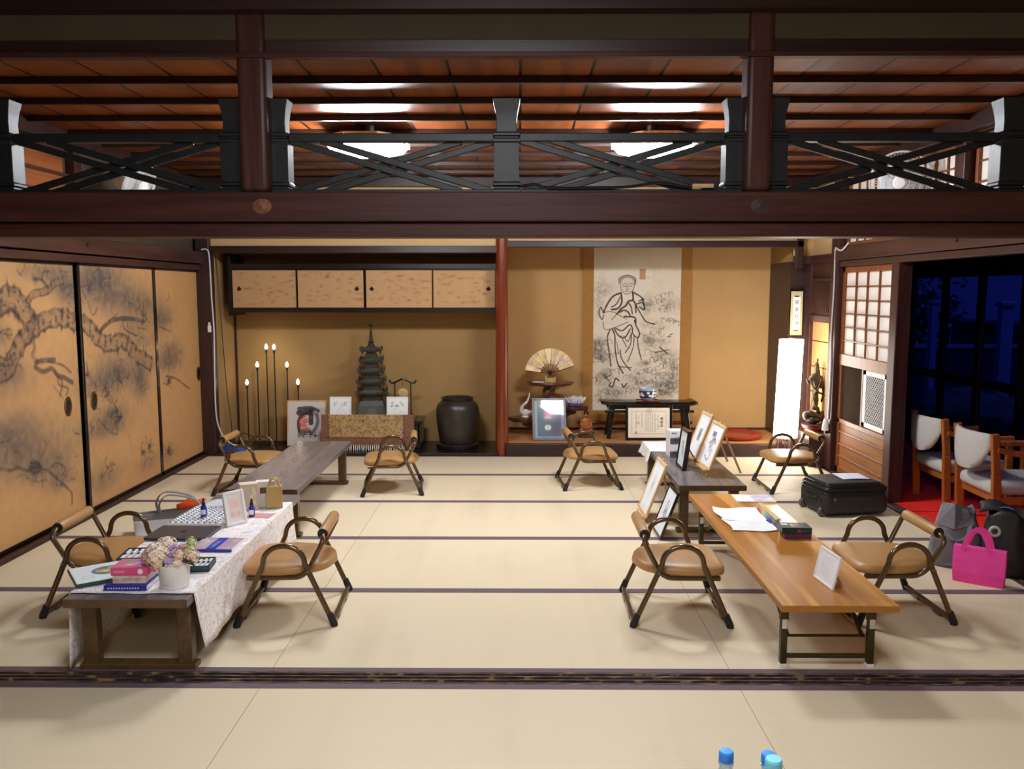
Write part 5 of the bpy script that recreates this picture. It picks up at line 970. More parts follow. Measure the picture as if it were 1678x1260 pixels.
def lotus(c):
    W, H = c.W, c.H; X = lambda u: u * W; Y = lambda v: v * H
    c.rect(0, 0, W, H, (150, 152, 166)); c.rect(X(.06), Y(.05), X(.94), Y(.95), (188, 194, 204)); c.rect(X(.09), Y(.06), X(.91), Y(.94), (86, 92, 116))
    for (u, v, rx, ry, col) in ((.25, .8, .2, .2, (96, 158, 126)), (.3, .3, .25, .3, (66, 110, 110)), (.75, .3, .22, .25, (60, 60, 84)), (.8, .8, .2, .2, (200, 204, 214)), (.6, .55, .3, .1, (120, 126, 150)), (.55, .75, .18, .2, (210, 190, 206))): c.blob(X(u), Y(v), rx * W, ry * H, col, .85, .3)
    for u, v, rx, ry in ((.47, .74, .09, .16), (.4, .66, .08, .1), (.55, .66, .08, .1), (.47, .62, .14, .06)): c.blob(X(u), Y(v), rx * W, ry * H, (228, 150, 196), .85, .2)
    c.blob(X(.45), Y(.54), .12 * W, .04 * H, (236, 220, 228), .8, .2); c.disc(X(.45), Y(.28), .11 * W, .075 * H, (214, 216, 206)); c.stroke([(X(.45), Y(.5)), (X(.46), Y(.08))], .004, (60, 84, 90), .8)
framed('framed_print', 'grey framed lotus print under glass leaning in front of the burl stand', 'print', .335, .43, .022, .018, pbr('blue_grey_frame', (74, 76, 92), .35), lotus, (188, 194, 204), 220, loc=(.305, 8.12, .119), rz=.05, lean=.39, mat='glossprint')
# seated statuette
t = thing('seated_statuette', 'small reddish wooden seated Buddha statuette with black hair', 'statue', (.675, 8.33, .118))
b = B(); b.lathe([(.075, 0), (.08, .012), (.07, .02), (.06, .03), (.075, .038), (.082, .05), (.07, .055)], 24, sx=1.1, sy=.75); b.build('lotus_base', 'root', t)
def skin(name, mat, parent, verts, edges, radii, sub=2):
    me = bpy.data.meshes.new(name); me.from_pydata(verts, edges, []); o = bpy.data.objects.new(name, me); COL.objects.link(o); o.parent = parent; me.materials.append(M[mat])
    o.modifiers.new('skin', 'SKIN'); me.skin_vertices[0].data[0].use_root = True
    for k, r_ in enumerate(radii): me.skin_vertices[0].data[k].radius = r_ if isinstance(r_, tuple) else (r_, r_)
    s_ = o.modifiers.new('sub', 'SUBSURF'); s_.levels = s_.render_levels = sub; o.modifiers['skin'].use_smooth_shade = True; return o
v = [(0, 0, .085), (0, 0, .13), (0, 0, .17), (0, -.002, .192), (0, -.006, .215), (0, -.004, .235), (.038, 0, .172), (.05, -.005, .135), (.045, -.03, .105), (.008, -.045, .1), (-.038, 0, .172), (-.05, -.005, .135), (-.045, -.03, .105), (-.008, -.045, .1), (.05, -.01, .075), (.062, -.04, .072), (.0, -.055, .07), (-.05, -.01, .075), (-.062, -.04, .072)]
e = [(0, 1), (1, 2), (2, 3), (3, 4), (4, 5), (2, 6), (6, 7), (7, 8), (8, 9), (2, 10), (10, 11), (11, 12), (12, 13), (0, 14), (14, 15), (15, 16), (0, 17), (17, 18)]
bd = skin('body', 'amber', t, v, e, [(.045, .035), (.04, .03), (.036, .026), .014, .027, .024, .019, .015, .012, .01, .019, .015, .012, .01, .022, .02, .016, .022, .02])
b = B(); b.ball((0, .001, .245), (.027, .027, .022), 12); b.ball((0, .003, .268), (.012, .012, .01), 8); b.build('hair', 'lacq', bd)
b = B(); b.box(-.011, -.031, .222, -.004, -.028, .2235); b.box(.004, -.031, .222, .011, -.028, .2235); b.box(-.005, -.031, .2065, .005, -.028, .208); b.ball((0, -.031, .215), (.0025, .004, .005), 6); b.build('face_detail', 'root', bd, 0)
# black lacquer table, bowl and saucer
t = thing('lacquer_table', 'black lacquer side table with upturned ends in the right alcove', 'table', (1.29, 8.36, .118)); z = .345
b = B(); n = 20; pr = []
b.grid(lambda u, v: V(((u - .5) * .94, (v - .5) * .32, z + .014 * max(0, abs(u - .5) * 2 - .86) / .14)), 28, 2); b.build('tabletop', 'lacq', t, 40, solid=.022)
for sx in (-1, 1):
    for sy in (-1, 1):
        b = B(); b.bar((sx * .40, sy * .12, 0), (sx * .355, sy * .105, z - .01), .04, .04, (0, 1, 0)); b.box(sx * .37 - .03, sy * .11 - .025, z - .06, sx * .37 + .03, sy * .11 + .025, z - .012); b.build('leg', 'lacq', t, 0, bevel=.004)
    b = B(); b.box(sx * .385 - .012, -.15, .09, sx * .385 + .012, .15, .115); b.box(sx * .375 - .014, -.165, z - .085, sx * .375 + .014, .165, z - .058); b.build('side_rail', 'lacq', t, 0, bevel=.003)
b = B(); b.box(-.44, -.135, z - .085, .44, -.11, z - .06); b.box(-.37, .1, z - .05, .37, .12, z - .012); b.box(-.37, -.12, z - .05, .37, -.1, z - .012); b.build('front_rail', 'lacq', t, 0, bevel=.003)
t = thing('saucer_tray', 'square red lacquer tray under the blue and white bowl', 'tray', (1.285, 8.32, .4745))
b = B(); b.loft([[V((x * s, y * s, z_)) for x, y in ((-.115, -.09), (.115, -.09), (.115, .09), (-.115, .09))] for z_, s in ((0, .8), (.008, .9), (.018, 1.), (.018, .96), (.011, .86))]); b.build('tray', 'redlacq', t, 0)
t = thing('porcelain_bowl', 'deep porcelain bowl with white blossoms on dark blue', 'bowl', (1.285, 8.32, .4865))
cv = Canvas(2 * PI * .08, .118, 200, 46, (34, 42, 62)); rs = random.Random(4)
[cv.disc(rs.uniform(0, cv.W), rs.uniform(.04, .085), .014, .013, (226, 226, 224)) for _ in range(30)]; [cv.blob(rs.uniform(0, cv.W), rs.uniform(.04, .085), .006, .006, (150, 120, 110), .7) for _ in range(24)]; cv.rect(0, 0, cv.W, .028, (158, 178, 206)); cv.rect(0, .098, cv.W, .12, (158, 178, 206)); cv.rect(0, .092, cv.W, .098, (40, 50, 80))
o = cv.mesh('bowl_wall', 'glossprint', t, (0, 0, 0), (1, 0, 0), (0, 0, 1))
for v_ in o.data.vertices:
    a = v_.co.x / .08; h = v_.co.z; r_ = .045 + .04 * min(1, (h / .04)) ** .5 + .006 * (h / .118); v_.co = V((r_ * math.cos(a), r_ * math.sin(a), h + .008))
b = B(); b.lathe([(.042, 0), (.044, .01), (.04, .012)], 24); b.lathe([(.02, .014), (.07, .03), (.083, .1), (.09, .126), (.087, .127), (.08, .1)], 30); b.build('bowl_inside', pbr('pale_blue_glaze', (176, 192, 212), .2, coat=.5), t, 50)
# certificate
def cert(c):
    c.rect(.03, .03, c.W - .03, c.H - .03, (214, 204, 184)); c.rect(.042, .042, c.W - .042, c.H - .042, (234, 226, 208)); c.blob(c.W / 2, c.H - .035, .03, .022, (180, 164, 120), .7); rs = random.Random(8)
    def column(x, z0, z1, h, col, a):
        z = z1
        while z - h > z0:
            for q in range(4): c.stroke([(x + rs.uniform(-.4, .1) * h, z - h * rs.uniform(.1, .9)), (x + rs.uniform(-.1, .4) * h, z - h * rs.uniform(.1, .9))], .0022, col, a, 0, False)
            z -= h * 1.15
    column(.295, .06, .22, .022, (60, 56, 54), .8)
    for k in range(5): column(.262 - k * .022, .05, .235, .012, (90, 86, 82), .75)
    column(.135, .09, .24, .011, (90, 86, 82), .7); column(.105, .17, .22, .01, (90, 86, 82), .7); column(.078, .07, .245, .02, (60, 56, 54), .8)
    c.rect(.088, .13, .113, .16, (206, 150, 136), .6); c.rect(.068, .036, .088, .062, (200, 96, 76), .8)
t = framed('certificate', 'black framed certificate of thanks leaning on the lacquer table', 'certificate', .46, .345, .026, .02, 'lacq', cert, (234, 226, 208), 520, loc=(1.275, 8.145, .119), rz=.015, lean=.10)
T0 = rot('X', -.10); Ty = lambda x, z_: T0 @ tr(x, -.0062, z_) @ rot('X', PI / 2)
text('certificate_title', '感\n謝\n状', .03, Ty(.125, .175), 'ink', t, spacing=1.15)
t = thing('lacquer_tray', 'large round red lacquer tray lying on the right alcove floor', 'tray', (2.16, 8.33, .118))
b = B(); b.lathe([(.18, 0), (.25, .012), (.27, .035), (.272, .045), (.262, .045), (.245, .03), (.17, .022), (.165, .026), (.15, .022)], 48)
for k in range(18): b.bar((.17 * math.cos(k * .349), .17 * math.sin(k * .349), .024), (.245 * math.cos(k * .349 + .12), .245 * math.sin(k * .349 + .12), .032), .012, .006)
b.build('tray', 'redlacq', t, 35, sub=0)
# glowing paper lamp
t = thing('floor_lamp', 'tall glowing white paper floor lamp at the right end of the alcove', 'lamp', (2.462, 7.70, 0))
b = B(); b.box(-.085, -.085, 0, .085, .085, .02)
for a in range(4): x_, y_ = .07 * math.cos(a * PI / 2 + .7), .07 * math.sin(a * PI / 2 + .7); b.box(x_ - .012, y_ - .012, .02, x_ + .012, y_ + .012, .24)
b.tube([(0, 0, .02), (.02, 0, 1.145)], .006, 8); b.build('base', 'post_d', t, 0)
b = B(); rg = []
for k in range(13):
    z_ = .232 + .9 * k / 12; cx_ = .026 * k / 12; rg.append([V((cx_ + .107 * math.cos(2 * PI * q / 32), .107 * math.sin(2 * PI * q / 32), z_)) for q in range(32)])
b.loft(rg, cap=False); b.build('paper_shade', 'lantern', t, 60)
b = B(); b.tube([(.02, 0, 1.13), (.02, 0, 1.15)], .004, 6); b.tube(spline([(.06, -.02, .01), (.18, -.25, .005), (.3, -.35, .005), (.29, -.3, .15), (.29, -.27, .38)]), .003, 6); b.build('cord', 'cable_k', t, 50)
# tanzaku frame
t = thing('calligraphy_plaque', 'narrow hanging plaque with four brushed characters on the dark board', 'plaque', (2.645, 8.075, 1.14))
b = B(); b.box(-.066, -.006, 0, .066, .006, .45); b.build('frame', 'lacq', t, 0, bevel=.003)
b = B(); b.box(-.056, -.0075, .012, .056, -.0055, .428); b.build('mount', pbr('straw_silk', (190, 172, 132), .8, var=.06, scale=80), t, 0)
b = B(); b.box(-.033, -.0085, .058, .033, -.007, .38); b.build('paper_strip', 'paper', t, 0)
b = B(); b.box(-.026, -.0095, .376, .02, -.0084, .386); b.box(-.026, -.0095, .052, .02, -.0084, .06); b.build('slip_tab', 'lacq', t, 0)
text('brushed_characters', '常\n楽\n我\n浄', .048, tr(0, -.009, .222) @ rot('X', PI / 2), 'ink', t, spacing=1.36)
b = B(); b.tube([(-.02, 0, .45), (0, 0, .48), (.02, 0, .45)], .003, 6); b.build('hanger', 'alu', t)
# standing bronze figure on its red tray
t = thing('red_offering_tray', 'round red lacquered tray under the bronze standing statue', 'tray', (2.715, 7.70, .29))
b = B(); b.lathe([(.075, 0), (.08, .012), (.095, .03), (.10, .034), (.10, .046), (.09, .046)], 30); b.build('tray', 'redlacq', t, 40)
b = B(); b.lathe([(.105, .046), (.108, .05), (.108, .062), (.1, .066)], 30); b.build('rim_board', 'post_d', t, 40)
t = thing('standing_statue', 'slender bronze standing goddess statue on a curling dragon base', 'statue', (2.715, 7.70, .356))
b = B(); b.ball((0, 0, .045), (.075, .06, .048), 16); b.tube(spline([(-.07, -.02, .05), (-.085, -.03, .09), (-.05, -.05, .11), (.0, -.055, .09), (.05, -.04, .07), (.085, -.01, .12)]), [.028] * 8 + [.022] * 8 + [.018] * 9 + [.006], 10); b.ball((-.07, -.035, .1), (.03, .026, .022), 10); b.tube(spline([(.02, .02, .08), (.06, .03, .1), (.08, .02, .06)]), .016, 8); b.build('dragon_base', 'darkmetal', t, 60)
v = [(0, 0, .1), (.005, 0, .2), (.012, 0, .29), (.008, 0, .38), (.006, 0, .44), (.01, -.002, .47), (.012, -.006, .51), (.012, -.004, .545), (.013, 0, .575), (.05, 0, .43), (.062, -.01, .36), (.04, -.04, .33), (-.036, 0, .43), (-.06, -.015, .37), (-.085, -.03, .42), (.03, -.01, .24), (.035, .0, .14), (-.03, 0, .14), (.05, .02, .1)]
e = [(0, 1), (1, 2), (2, 3), (3, 4), (4, 5), (5, 6), (6, 7), (7, 8), (4, 9), (9, 10), (10, 11), (4, 12), (12, 13), (13, 14), (1, 15), (0, 16), (0, 17), (16, 18)]
bd = skin('body', 'darkmetal', t, v, e, [(.04, .035), (.033, .028), (.036, .028), (.04, .028), (.034, .024), .013, .023, .021, .012, .02, .018, .011, .02, .016, .009, (.018, .016), (.026, .022), (.026, .022), .016])
b = B(); b.tube(spline([(.05, -.025, .42), (.02, -.04, .33), (-.02, -.035, .26), (0, -.045, .17), (.03, -.04, .12)]), .009, 8); b.tube(spline([(-.05, -.02, .42), (-.03, -.04, .35), (.02, -.045, .3), (.06, -.02, .28)]), .009, 8); b.tube(spline([(.065, 0, .37), (.085, .0, .28), (.07, .01, .2)]), [.012] * 12 + [.006], 8); b.tube(spline([(.02, .03, .56), (.05, .04, .46), (.055, .035, .36)]), .012, 8); b.build('scarf', 'darkmetal', bd, 60)
b = B(); b.ball((.012, -.026, .507), (.003, .004, .006), 6); b.ball((.012, -.01, .585), (.014, .014, .02), 8); b.tube([(-.01, -.012, .545), (.034, -.012, .545)], .006, 6); b.box(.001, -.0285, .513, .008, -.0268, .5145); b.box(.015, -.0285, .513, .022, -.0268, .5145); b.build('crown', 'brass', bd, 50)
# cords on the right
b = B(); b.tube(spline([(2.70, 7.0, 1.965), (2.70, 7.08, 1.93), (2.70, 7.16, 1.91), (2.70, 7.26, 1.93), (2.715, 7.32, 1.935), (2.722, 7.345, 1.88), (2.722, 7.34, 1.6), (2.722, 7.36, 1.2), (2.722, 7.34, .9), (2.722, 7.35, .45)]), .007, 7); tag(b.build('white_cord', 'cable_w', None, 60), 'white cord looping over the beam and down the right post', 'cord')
t = thing('night_light', 'small white plug-in light low on the right post', 'light', (2.70, 7.345, .355))
b = B(); b.lathe([(.012, .1), (.02, .085), (.03, .03), (.032, 0), (.026, -.004)], 14); b.build('shade', 'white', t); b = B(); b.box(-.008, -.008, -.03, .03, .008, 0); b.build('plug', 'blackplastic', t, 0)
# ------------------------------------------------------------------ far right dark table
hang('plain white linen cloth over the far end of the easel table', 'tablecloth', 'whitecloth', 1.025, 1.46, 6.42, 6.865, .335, .25, .24)
def small_box(lb, z, top, txt):
    t = boxthing('product_box', lb, 'box', (1.20, 6.26, z), (.155, .13, .1), .06, 'white', group='boxes on the easel table')
    def dr(c):
        c.rect(0, 0, c.W, c.H * .46, (96, 98, 104)); c.blob(c.W * .5, c.H * .3, .06, .02, (40, 42, 46), .9); c.blob(c.W * .6, c.H * .25, .03, .018, (150, 152, 160), .7)
        if txt: [c.rect(.012 + k * .0075, c.H * .76, .0175 + k * .0075, c.H * .88, (72, 66, 160)) for k in range(5)]
        else: c.rect(.06, .012, .1, .04, (226, 226, 228)); c.rect(.068, .018, .092, .034, (60, 60, 64))
    art(t, .153, .098, 420, (238, 238, 240), dr, (-.0765, -.0657, .001), (1, 0, 0), (0, 0, 1), name='printed_front'); return t
small_box('white and grey product box, lower of the two behind the black frame', .3355, 0, False); small_box('white and grey product box with blue lettering, upper of the two behind the black frame', .4365, 1, True)
def inkpic(a):
    def f(c):
        rs = random.Random(a); W, H = c.W, c.H
        for k in range(7): x, y = rs.uniform(.35, .65) * W, rs.uniform(.3, .72) * H; c.stroke([(x - .1 * W, y), (x, y + .06 * H), (x + .12 * W, y - .04 * H)], .022 * W * rs.uniform(.6, 2), (92, 90, 96), .7, .4)
        c.blob(W * .5, H * .52, W * .14, H * .14, (130, 128, 132), .6)
    return f
framed('picture_frame', 'black framed drawing standing upright on the easel table', 'frame', .225, .275, .018, .03, 'lacq', inkpic(1), (222, 230, 232), 240, loc=(1.14, 5.83, .336), rz=-PI / 2 + .03, lean=.13, strut=True)
def easel_picture(lb, W, H, loc, rz, z0, fr, lbe, sp=.10):
    def dr(c):
        c.rect(c.W * .12, c.H * .10, c.W * .88, c.H * .9, (238, 238, 240))
        if fr == 1: c.rect(c.W * .34, c.H * .34, c.W * .66, c.H * .66, (170, 176, 178)); c.blob(c.W * .5, c.H * .5, c.W * .1, c.H * .1, (90, 92, 96), .8)
        elif fr == 2: c.rect(c.W * .3, c.H * .72, c.W * .6, c.H * .84, (130, 128, 140)); inkpic(5)(c); c.stroke([(c.W * .3, c.H * .2), (c.W * .6, c.H * .12), (c.W * .7, c.H * .4)], .012, (120, 118, 128), .7)
        else: c.blob(c.W * .5, c.H * .55, c.W * .14, c.H * .2, (190, 190, 196), .6); c.stroke([(c.W * .48, c.H * .4), (c.W * .52, c.H * .7)], .006, (150, 150, 156), .6)
    le = .36
    T = framed('picture_frame', lb, 'frame', W, H, .02, .016, 'pine', dr, (228, 232, 234), 220, loc=(loc[0], loc[1], loc[2] + z0), rz=rz, lean=le)
    e = thing('easel', lbe, 'easel', loc, rz, 'pale pine display easels'); tn = math.tan(le)
    for sx in (-1, 1):
        b = B(); p0 = V((sx * .09, .014 - z0 * tn, 0)); p1 = V((sx * .045, .014 + (H * .95) * tn, z0 + H * .95)); b.bar(p0, p1, .016, .01, (0, 1, 0)); b.build('front_leg', 'pine', e, 0, bevel=.002)
    b = B(); b.bar((0, .02 + H * .85 * tn, z0 + H * .85), (0, .06 + H * .85 * tn + sp, 0), .014, .01, (1, 0, 0)); b.build('rear_leg', 'pine', e, 0, bevel=.002)
    b = B(); b.box(-.1, -.02, z0 - .013, .1, .016, z0 - .001); b.box(-.1, -.024, z0 - .013, .1, -.018, z0 + .006); b.build('ledge', 'pine', e, 0, bevel=.002)
easel_picture('pine framed small print on the rear easel of the dark table', .25, .335, (1.255, 6.03, .336), -PI / 2 + .06, .045, 1, 'pale pine easel standing farther back on the dark table')
easel_picture('pine framed ink print on the front easel of the dark table', .30, .315, (1.255, 5.64, .336), -PI / 2 + .06, .05, 2, 'pale pine easel standing at the near end of the dark table')
easel_picture('pine framed pale print standing on the floor beside the dark table', .31, .385, (.855, 5.70, 0), -PI / 2 + .02, .05, 3, 'pale pine easel standing on the mats left of the dark table', 0.)
framed('picture_frame', 'black framed drawing leaning against the dark table near the floor', 'frame', .27, .32, .016, .016, 'lacq', inkpic(9), (226, 232, 234), 220, loc=(.895, 5.33, .004), rz=-PI / 2 + .02, lean=.36)
# ------------------------------------------------------------------ things on the honey oak table
ZO = .3155
def sheet(lb, x0, y0, x1, y1, z, ph):
    b = B(); b.grid(lambda u, v: V((x0 + (x1 - x0) * u + .008 * math.sin(v * 5 + ph), y0 + (y1 - y0) * v + .008 * math.sin(u * 7 + ph), z + .004 + .003 * math.sin(u * 9 + ph) * math.sin(v * 7) + .004 * (abs(u - .5) * 2) ** 4)), 20, 14); o = b.build('paper_sheet', 'paper', None, 60); tag(o, lb, 'paper')
    b = B()
    for k in range(7): xx = x0 + .03 + k * .03; b.box(xx, (y0 + y1) / 2 + .01 * (k % 3), z + .0115, xx + .022, (y0 + y1) / 2 + .001 + .01 * (k % 3), z + .012)
    b.build('faint_print', pbr('faint_grey_print', (190, 190, 198), .8), o, 0)
sheet('white paper sheet on the oak table, the one nearer the viewer', 1.125, 4.32, 1.36, 4.55, ZO, 0); sheet('white paper sheet on the oak table, the one farther back', 1.12, 4.52, 1.37, 4.79, ZO + .001, 2); sheet('white paper sheet half under the dark green box', 1.395, 4.26, 1.46, 4.66, ZO, 4)
t = thing('card_row', 'row of small upright cards with coloured edges along the white papers', 'cards', (1.378, 4.54, ZO), 0)
cols = [(196, 70, 70), (206, 110, 70), (226, 150, 80), (226, 196, 96), (150, 190, 130), (96, 160, 190), (70, 110, 180), (60, 80, 150), (70, 60, 110), (110, 96, 120), (70, 60, 60)]
for k, c in enumerate(cols):
    yy = .16 - k * .031; b = B(); b.box(-.012, yy - .014, .008, .010, yy + .014, .048 - .001 * k); o = b.build('card', pbr('card_colour_%d' % k, tuple(int(v * .5 + 105) for v in c), .6), t, 0)
    b = B(); b.box(-.0128, yy - .012, .010, -.0121, yy + .012, .030); b.build('colour_patch', pbr('card_patch_%d' % k, c, .6), o, 0)
b = B(); b.box(-.013, -.172, .046, .012, .178, .053); b.build('black_edge', pbr('cream_rail', (206, 180, 120), .6), t, 0); b = B(); b.box(-.012, -.172, 0, .012, .178, .008); b.build('base', 'ink', t, 0)
t = boxthing('card_box', 'plum card box under the dark green one on the oak table', 'box', (1.425, 4.235, ZO), (.135, .095, .024), -.03, pbr('plum_card', (98, 44, 82), .4))
t = boxthing('card_box', 'dark green card box with a pictured lid, stacked on the plum box', 'box', (1.42, 4.24, ZO + .0245), (.15, .10, .032), -.03, pbr('bottle_green_card', (36, 56, 50), .35))
art(t, .148, .098, 420, (38, 58, 52), lambda c: ([c.rect(.012 + k * .0085, .05, .018 + k * .0085, .085, (224, 220, 214)) for k in range(4)], c.blob(.06, .05, .01, .03, (232, 190, 120), .9), c.blob(.085, .06, .02, .025, (196, 120, 170), .9), c.blob(.11, .055, .016, .025, (110, 60, 96), .9), c.blob(.09, .03, .02, .012, (80, 140, 90), .8)), (-.074, -.049, .0325), (1, 0, 0), (0, 1, 0), name='printed_lid')
art(t, .148, .03, 420, (38, 58, 52), lambda c: (c.disc(.085, .015, .009, .009, (150, 70, 110)), [c.stroke([(.1 + k * .005, .013), (.103 + k * .005, .017)], .0016, (150, 160, 156), .8, 0, False) for k in range(7)]), (-.074, -.0506, .001), (1, 0, 0), (0, 0, 1), name='printed_side')
t = boxthing('booklet', 'white booklet with a violet picture at the far end of the oak table', 'booklet', (1.425, 5.01, ZO), (.23, .17, .008), -.03, 'paper')
art(t, .228, .168, 260, (240, 240, 242), lambda c: (c.rect(.1, 0, .228, .168, (206, 200, 214)), [c.blob(R.uniform(.11, .22), R.uniform(.02, .15), .02, .015, R.choice([(180, 170, 200), (220, 216, 226), (160, 150, 180)]), .7) for _ in range(14)], c.blob(.05, .09, .02, .02, (220, 190, 190), .6), [c.stroke([(.02, .04 + .02 * k), (.085, .04 + .02 * k)], .003, (196, 190, 196), .6) for k in range(4)]), (-.114, -.084, .0086), (1, 0, 0), (0, 1, 0), name='cover')
def signd(c):
    for k in range(11): y = c.H * (.84 - .065 * k); c.stroke([(c.W * .16, y), (c.W * R.uniform(.6, .86), y + .002)], .0024, (186, 186, 200), .6, .3)
framed('price_sign', 'white framed sign with small lettering standing at the near end of the oak table', 'sign', .18, .145, .010, .010, 'white', signd, (236, 236, 238), 360, loc=(1.315, 3.53, ZO), rz=-PI / 2 + .1, lean=.22, strut='offwhite')
# ------------------------------------------------------------------ luggage
t = thing('suitcase', 'black soft wheeled suitcase lying flat near the lattice door', 'suitcase', (2.335, 5.95, 0), .15)
b = B(); b.box(-.245, -.185, .012, .245, .185, .185); b.build('body', 'blacknylon', t, 50, bevel=.045, seg=6)
b = B(); b.box(-.225, -.175, .165, .235, .18, .215); b.build('front_pocket', 'blacknylon', t, 50, bevel=.022, seg=4)
b = B(); b.box(-.21, -.15, .2, .20, .165, .237); b.build('lid_flap', 'blacknylon', t, 50, bevel=.017, seg=4)
for z_, ww, dd in ((.17, .243, .186), (.198, .24, .182), (.219, .222, .168)):
    b = B(); b.tube(fillet([(-ww, 0, z_), (-ww, -dd, z_), (ww, -dd, z_), (ww, dd, z_), (-ww, dd, z_), (-ww, 0, z_)], .05, 5), .0045, 6); b.build('piping', 'blackplastic', t, 60)
for sy in (-1, 1):
    b = B(); b.lathe([(.004, -.016), (.03, -.016), (.034, -.01), (.034, .01), (.03, .016), (.004, .016)], 20, T=tr(-.232, sy * .135, .034) @ rot('X', PI / 2)); b.build('wheel', pbr('grey_wheel_%d' % (sy + 2), (96, 90, 92), .5), t, 40)
b = B(); b.tube(fillet([(-.243, -.09, .125), (-.266, -.08, .13), (-.266, .06, .13), (-.243, .07, .125)], .012, 4), .011, 8); b.build('carry_handle', 'blackplastic', t, 50)
b = B(); b.ball((-.245, -.125, .12), (.014, .022, .02), 10); b.build('handle_mount', 'blackplastic', t)
b = B()
for x_, y_, z_ in ((-.17, -.187, .135), (.215, -.183, .165)): b.lathe([(.006, 0), (.012, .004), (.012, .008), (.005, .01)], 10, T=tr(x_, y_, z_) @ rot('X', PI / 2)); b.tube([(x_, y_ - .008, z_ - .008), (x_, y_ - .01, z_ - .024)], .004, 6)
for k in range(4): b.ball((-.2455, -.12 + k * .08, .07), .005, 6)
b.build('zip_pulls', 'alu', t)
b = B(); b.grid(lambda u, v: V((-.04 + .2 * u, -.07 + .2 * v, .0 + .004 * math.sin(u * 3) * (1 - v))), 10, 6); o = b.build('document', pbr('bluish_paper', (226, 230, 242), .8), None, 60, solid=.0015); place(o, (2.345, 5.965, .2405), .05); tag(o, 'white sheets of paper lying on top of the black suitcase', 'paper')
def sackf(w, d, h, top, u, v, e=.6):
    a = 2 * PI * u; c_, s_ = math.cos(a), math.sin(a); px = abs(c_) ** e * (1 if c_ > 0 else -1); py = abs(s_) ** e * (1 if s_ > 0 else -1); q = 1 + .10 * math.sin(PI * min(1, v * 1.2)) - (1 - top) * v ** 1.6
    fold = .035 * math.sin(5 * a + 6 * v) * math.sin(PI * v) + .02 * math.sin(11 * a - 5 * v) * v
    return V((w * px * (q + fold), d * py * (q + fold), h * v * (1 + .05 * math.sin(3 * a) * v)))
t = thing('shoulder_bag', 'slumped grey nylon tote behind the pink bag', 'bag', (2.53, 4.76, 0), -.4)
b = B(); b.grid(lambda u, v: sackf(.135, .105, .33, .6, u, v), 40, 16); b.ball((0, 0, .02), (.15, .12, .02), 16); b.build('body', 'graynylon', t, 60, solid=.003)
b = B(); b.poly([(-.11, -.06, .24), (-.02, -.11, .23), (-.02, -.07, .37), (-.08, -.02, .36)]); b.poly([(-.02, -.11, .23), (.08, -.08, .26), (.06, -.03, .34), (-.02, -.07, .37)]); b.build('folded_flap', 'graynylon', t, 0, solid=.006)
b = B(); pp = spline([(-.12, -.07, .22), (-.19, -.09, .27), (-.21, -.08, .24), (-.16, -.07, .2)], 5)
for p_, q_ in zip(pp, pp[1:]): b.bar(p_, q_, .03, .005, (0, 1, .3))
b.build('strap', 'graynylon', t, 0)
b = B(); pp = spline([(-.06, -.1, .2), (-.02, -.16, .18), (.04, -.14, .2), (.06, -.08, .26)], 5)
for p_, q_ in zip(pp, pp[1:]): b.bar(p_, q_, .022, .005, (0, 0, 1))
b.build('strap', 'graynylon', t, 0)
t = thing('backpack', 'black bag with an open top and a hanging strap behind the pink bag', 'bag', (2.715, 4.60, 0), -.45)
b = B(); b.grid(lambda u, v: sackf(.115, .09, .35, .74, u, v), 40, 16); b.ball((0, 0, .02), (.13, .1, .02), 16); b.build('body', 'blacknylon', t, 60, solid=.004)
b = B(); b.grid(lambda u, v: V((-.13 + .24 * u, -.04 + .1 * v, .34 + .05 * math.sin(PI * v) + .02 * math.sin(6 * u))), 12, 8); b.build('top_flap', 'blacknylon', t, 60, solid=.006)
b = B(); pp = spline([(.08, -.03, .33), (.135, -.08, .26), (.15, -.1, .15), (.13, -.11, .04), (.1, -.1, .02)], 5)
for p_, q_ in zip(pp, pp[1:]): b.bar(p_, q_, .004, .032, (1, 0, 0))
b.build('strap', 'blackplastic', t, 0)
b = B(); b.tube([(-.06 + .024 * math.cos(k * .524), -.125, .262 + .024 * math.sin(k * .524)) for k in range(12)], .0085, 8, closed=True); b.build('ring_charm', 'grayfab', t, 60)
b = B(); b.grid(lambda u, v: V((-.06 + .1 * u, -.03 + .06 * v, .365 + .015 * math.sin(PI * u))), 8, 4); b.build('blue_lining', pbr('steel_blue_cloth', (96, 120, 146), .7), t, 60, solid=.004)
t = thing('gift_bag', 'bright pink nonwoven carrier bag standing on the mats at the right', 'bag', (2.49, 4.435, 0), -.62)
b = B(); b.loft([[V((x * s, y * k, z)) for x, y in ((-.125, -.035), (0, -.038), (.125, -.035), (.125, .035), (0, .036), (-.125, .035))] for z, s, k in ((0, .97, 1), (.06, 1, 1.1), (.13, 1.01, .9), (.19, 1.0, .6), (.196, 1.0, .55))]); b.build('body', 'pink', t, 0, bevel=.002)
for yy, x_ in ((-.026, -.015), (.022, -.005)):
    b = B(); pp = spline([(x_ - .065, yy, .175), (x_ - .05, yy, .23), (x_ - .02, yy, .285), (x_ + .02, yy, .285), (x_ + .05, yy, .23), (x_ + .06, yy, .175)], 5)
    for p_, q_ in zip(pp, pp[1:]): b.bar(p_, q_, .024, .003, (0, 1, 0))
    b.build('handle', 'pink', t, 0)
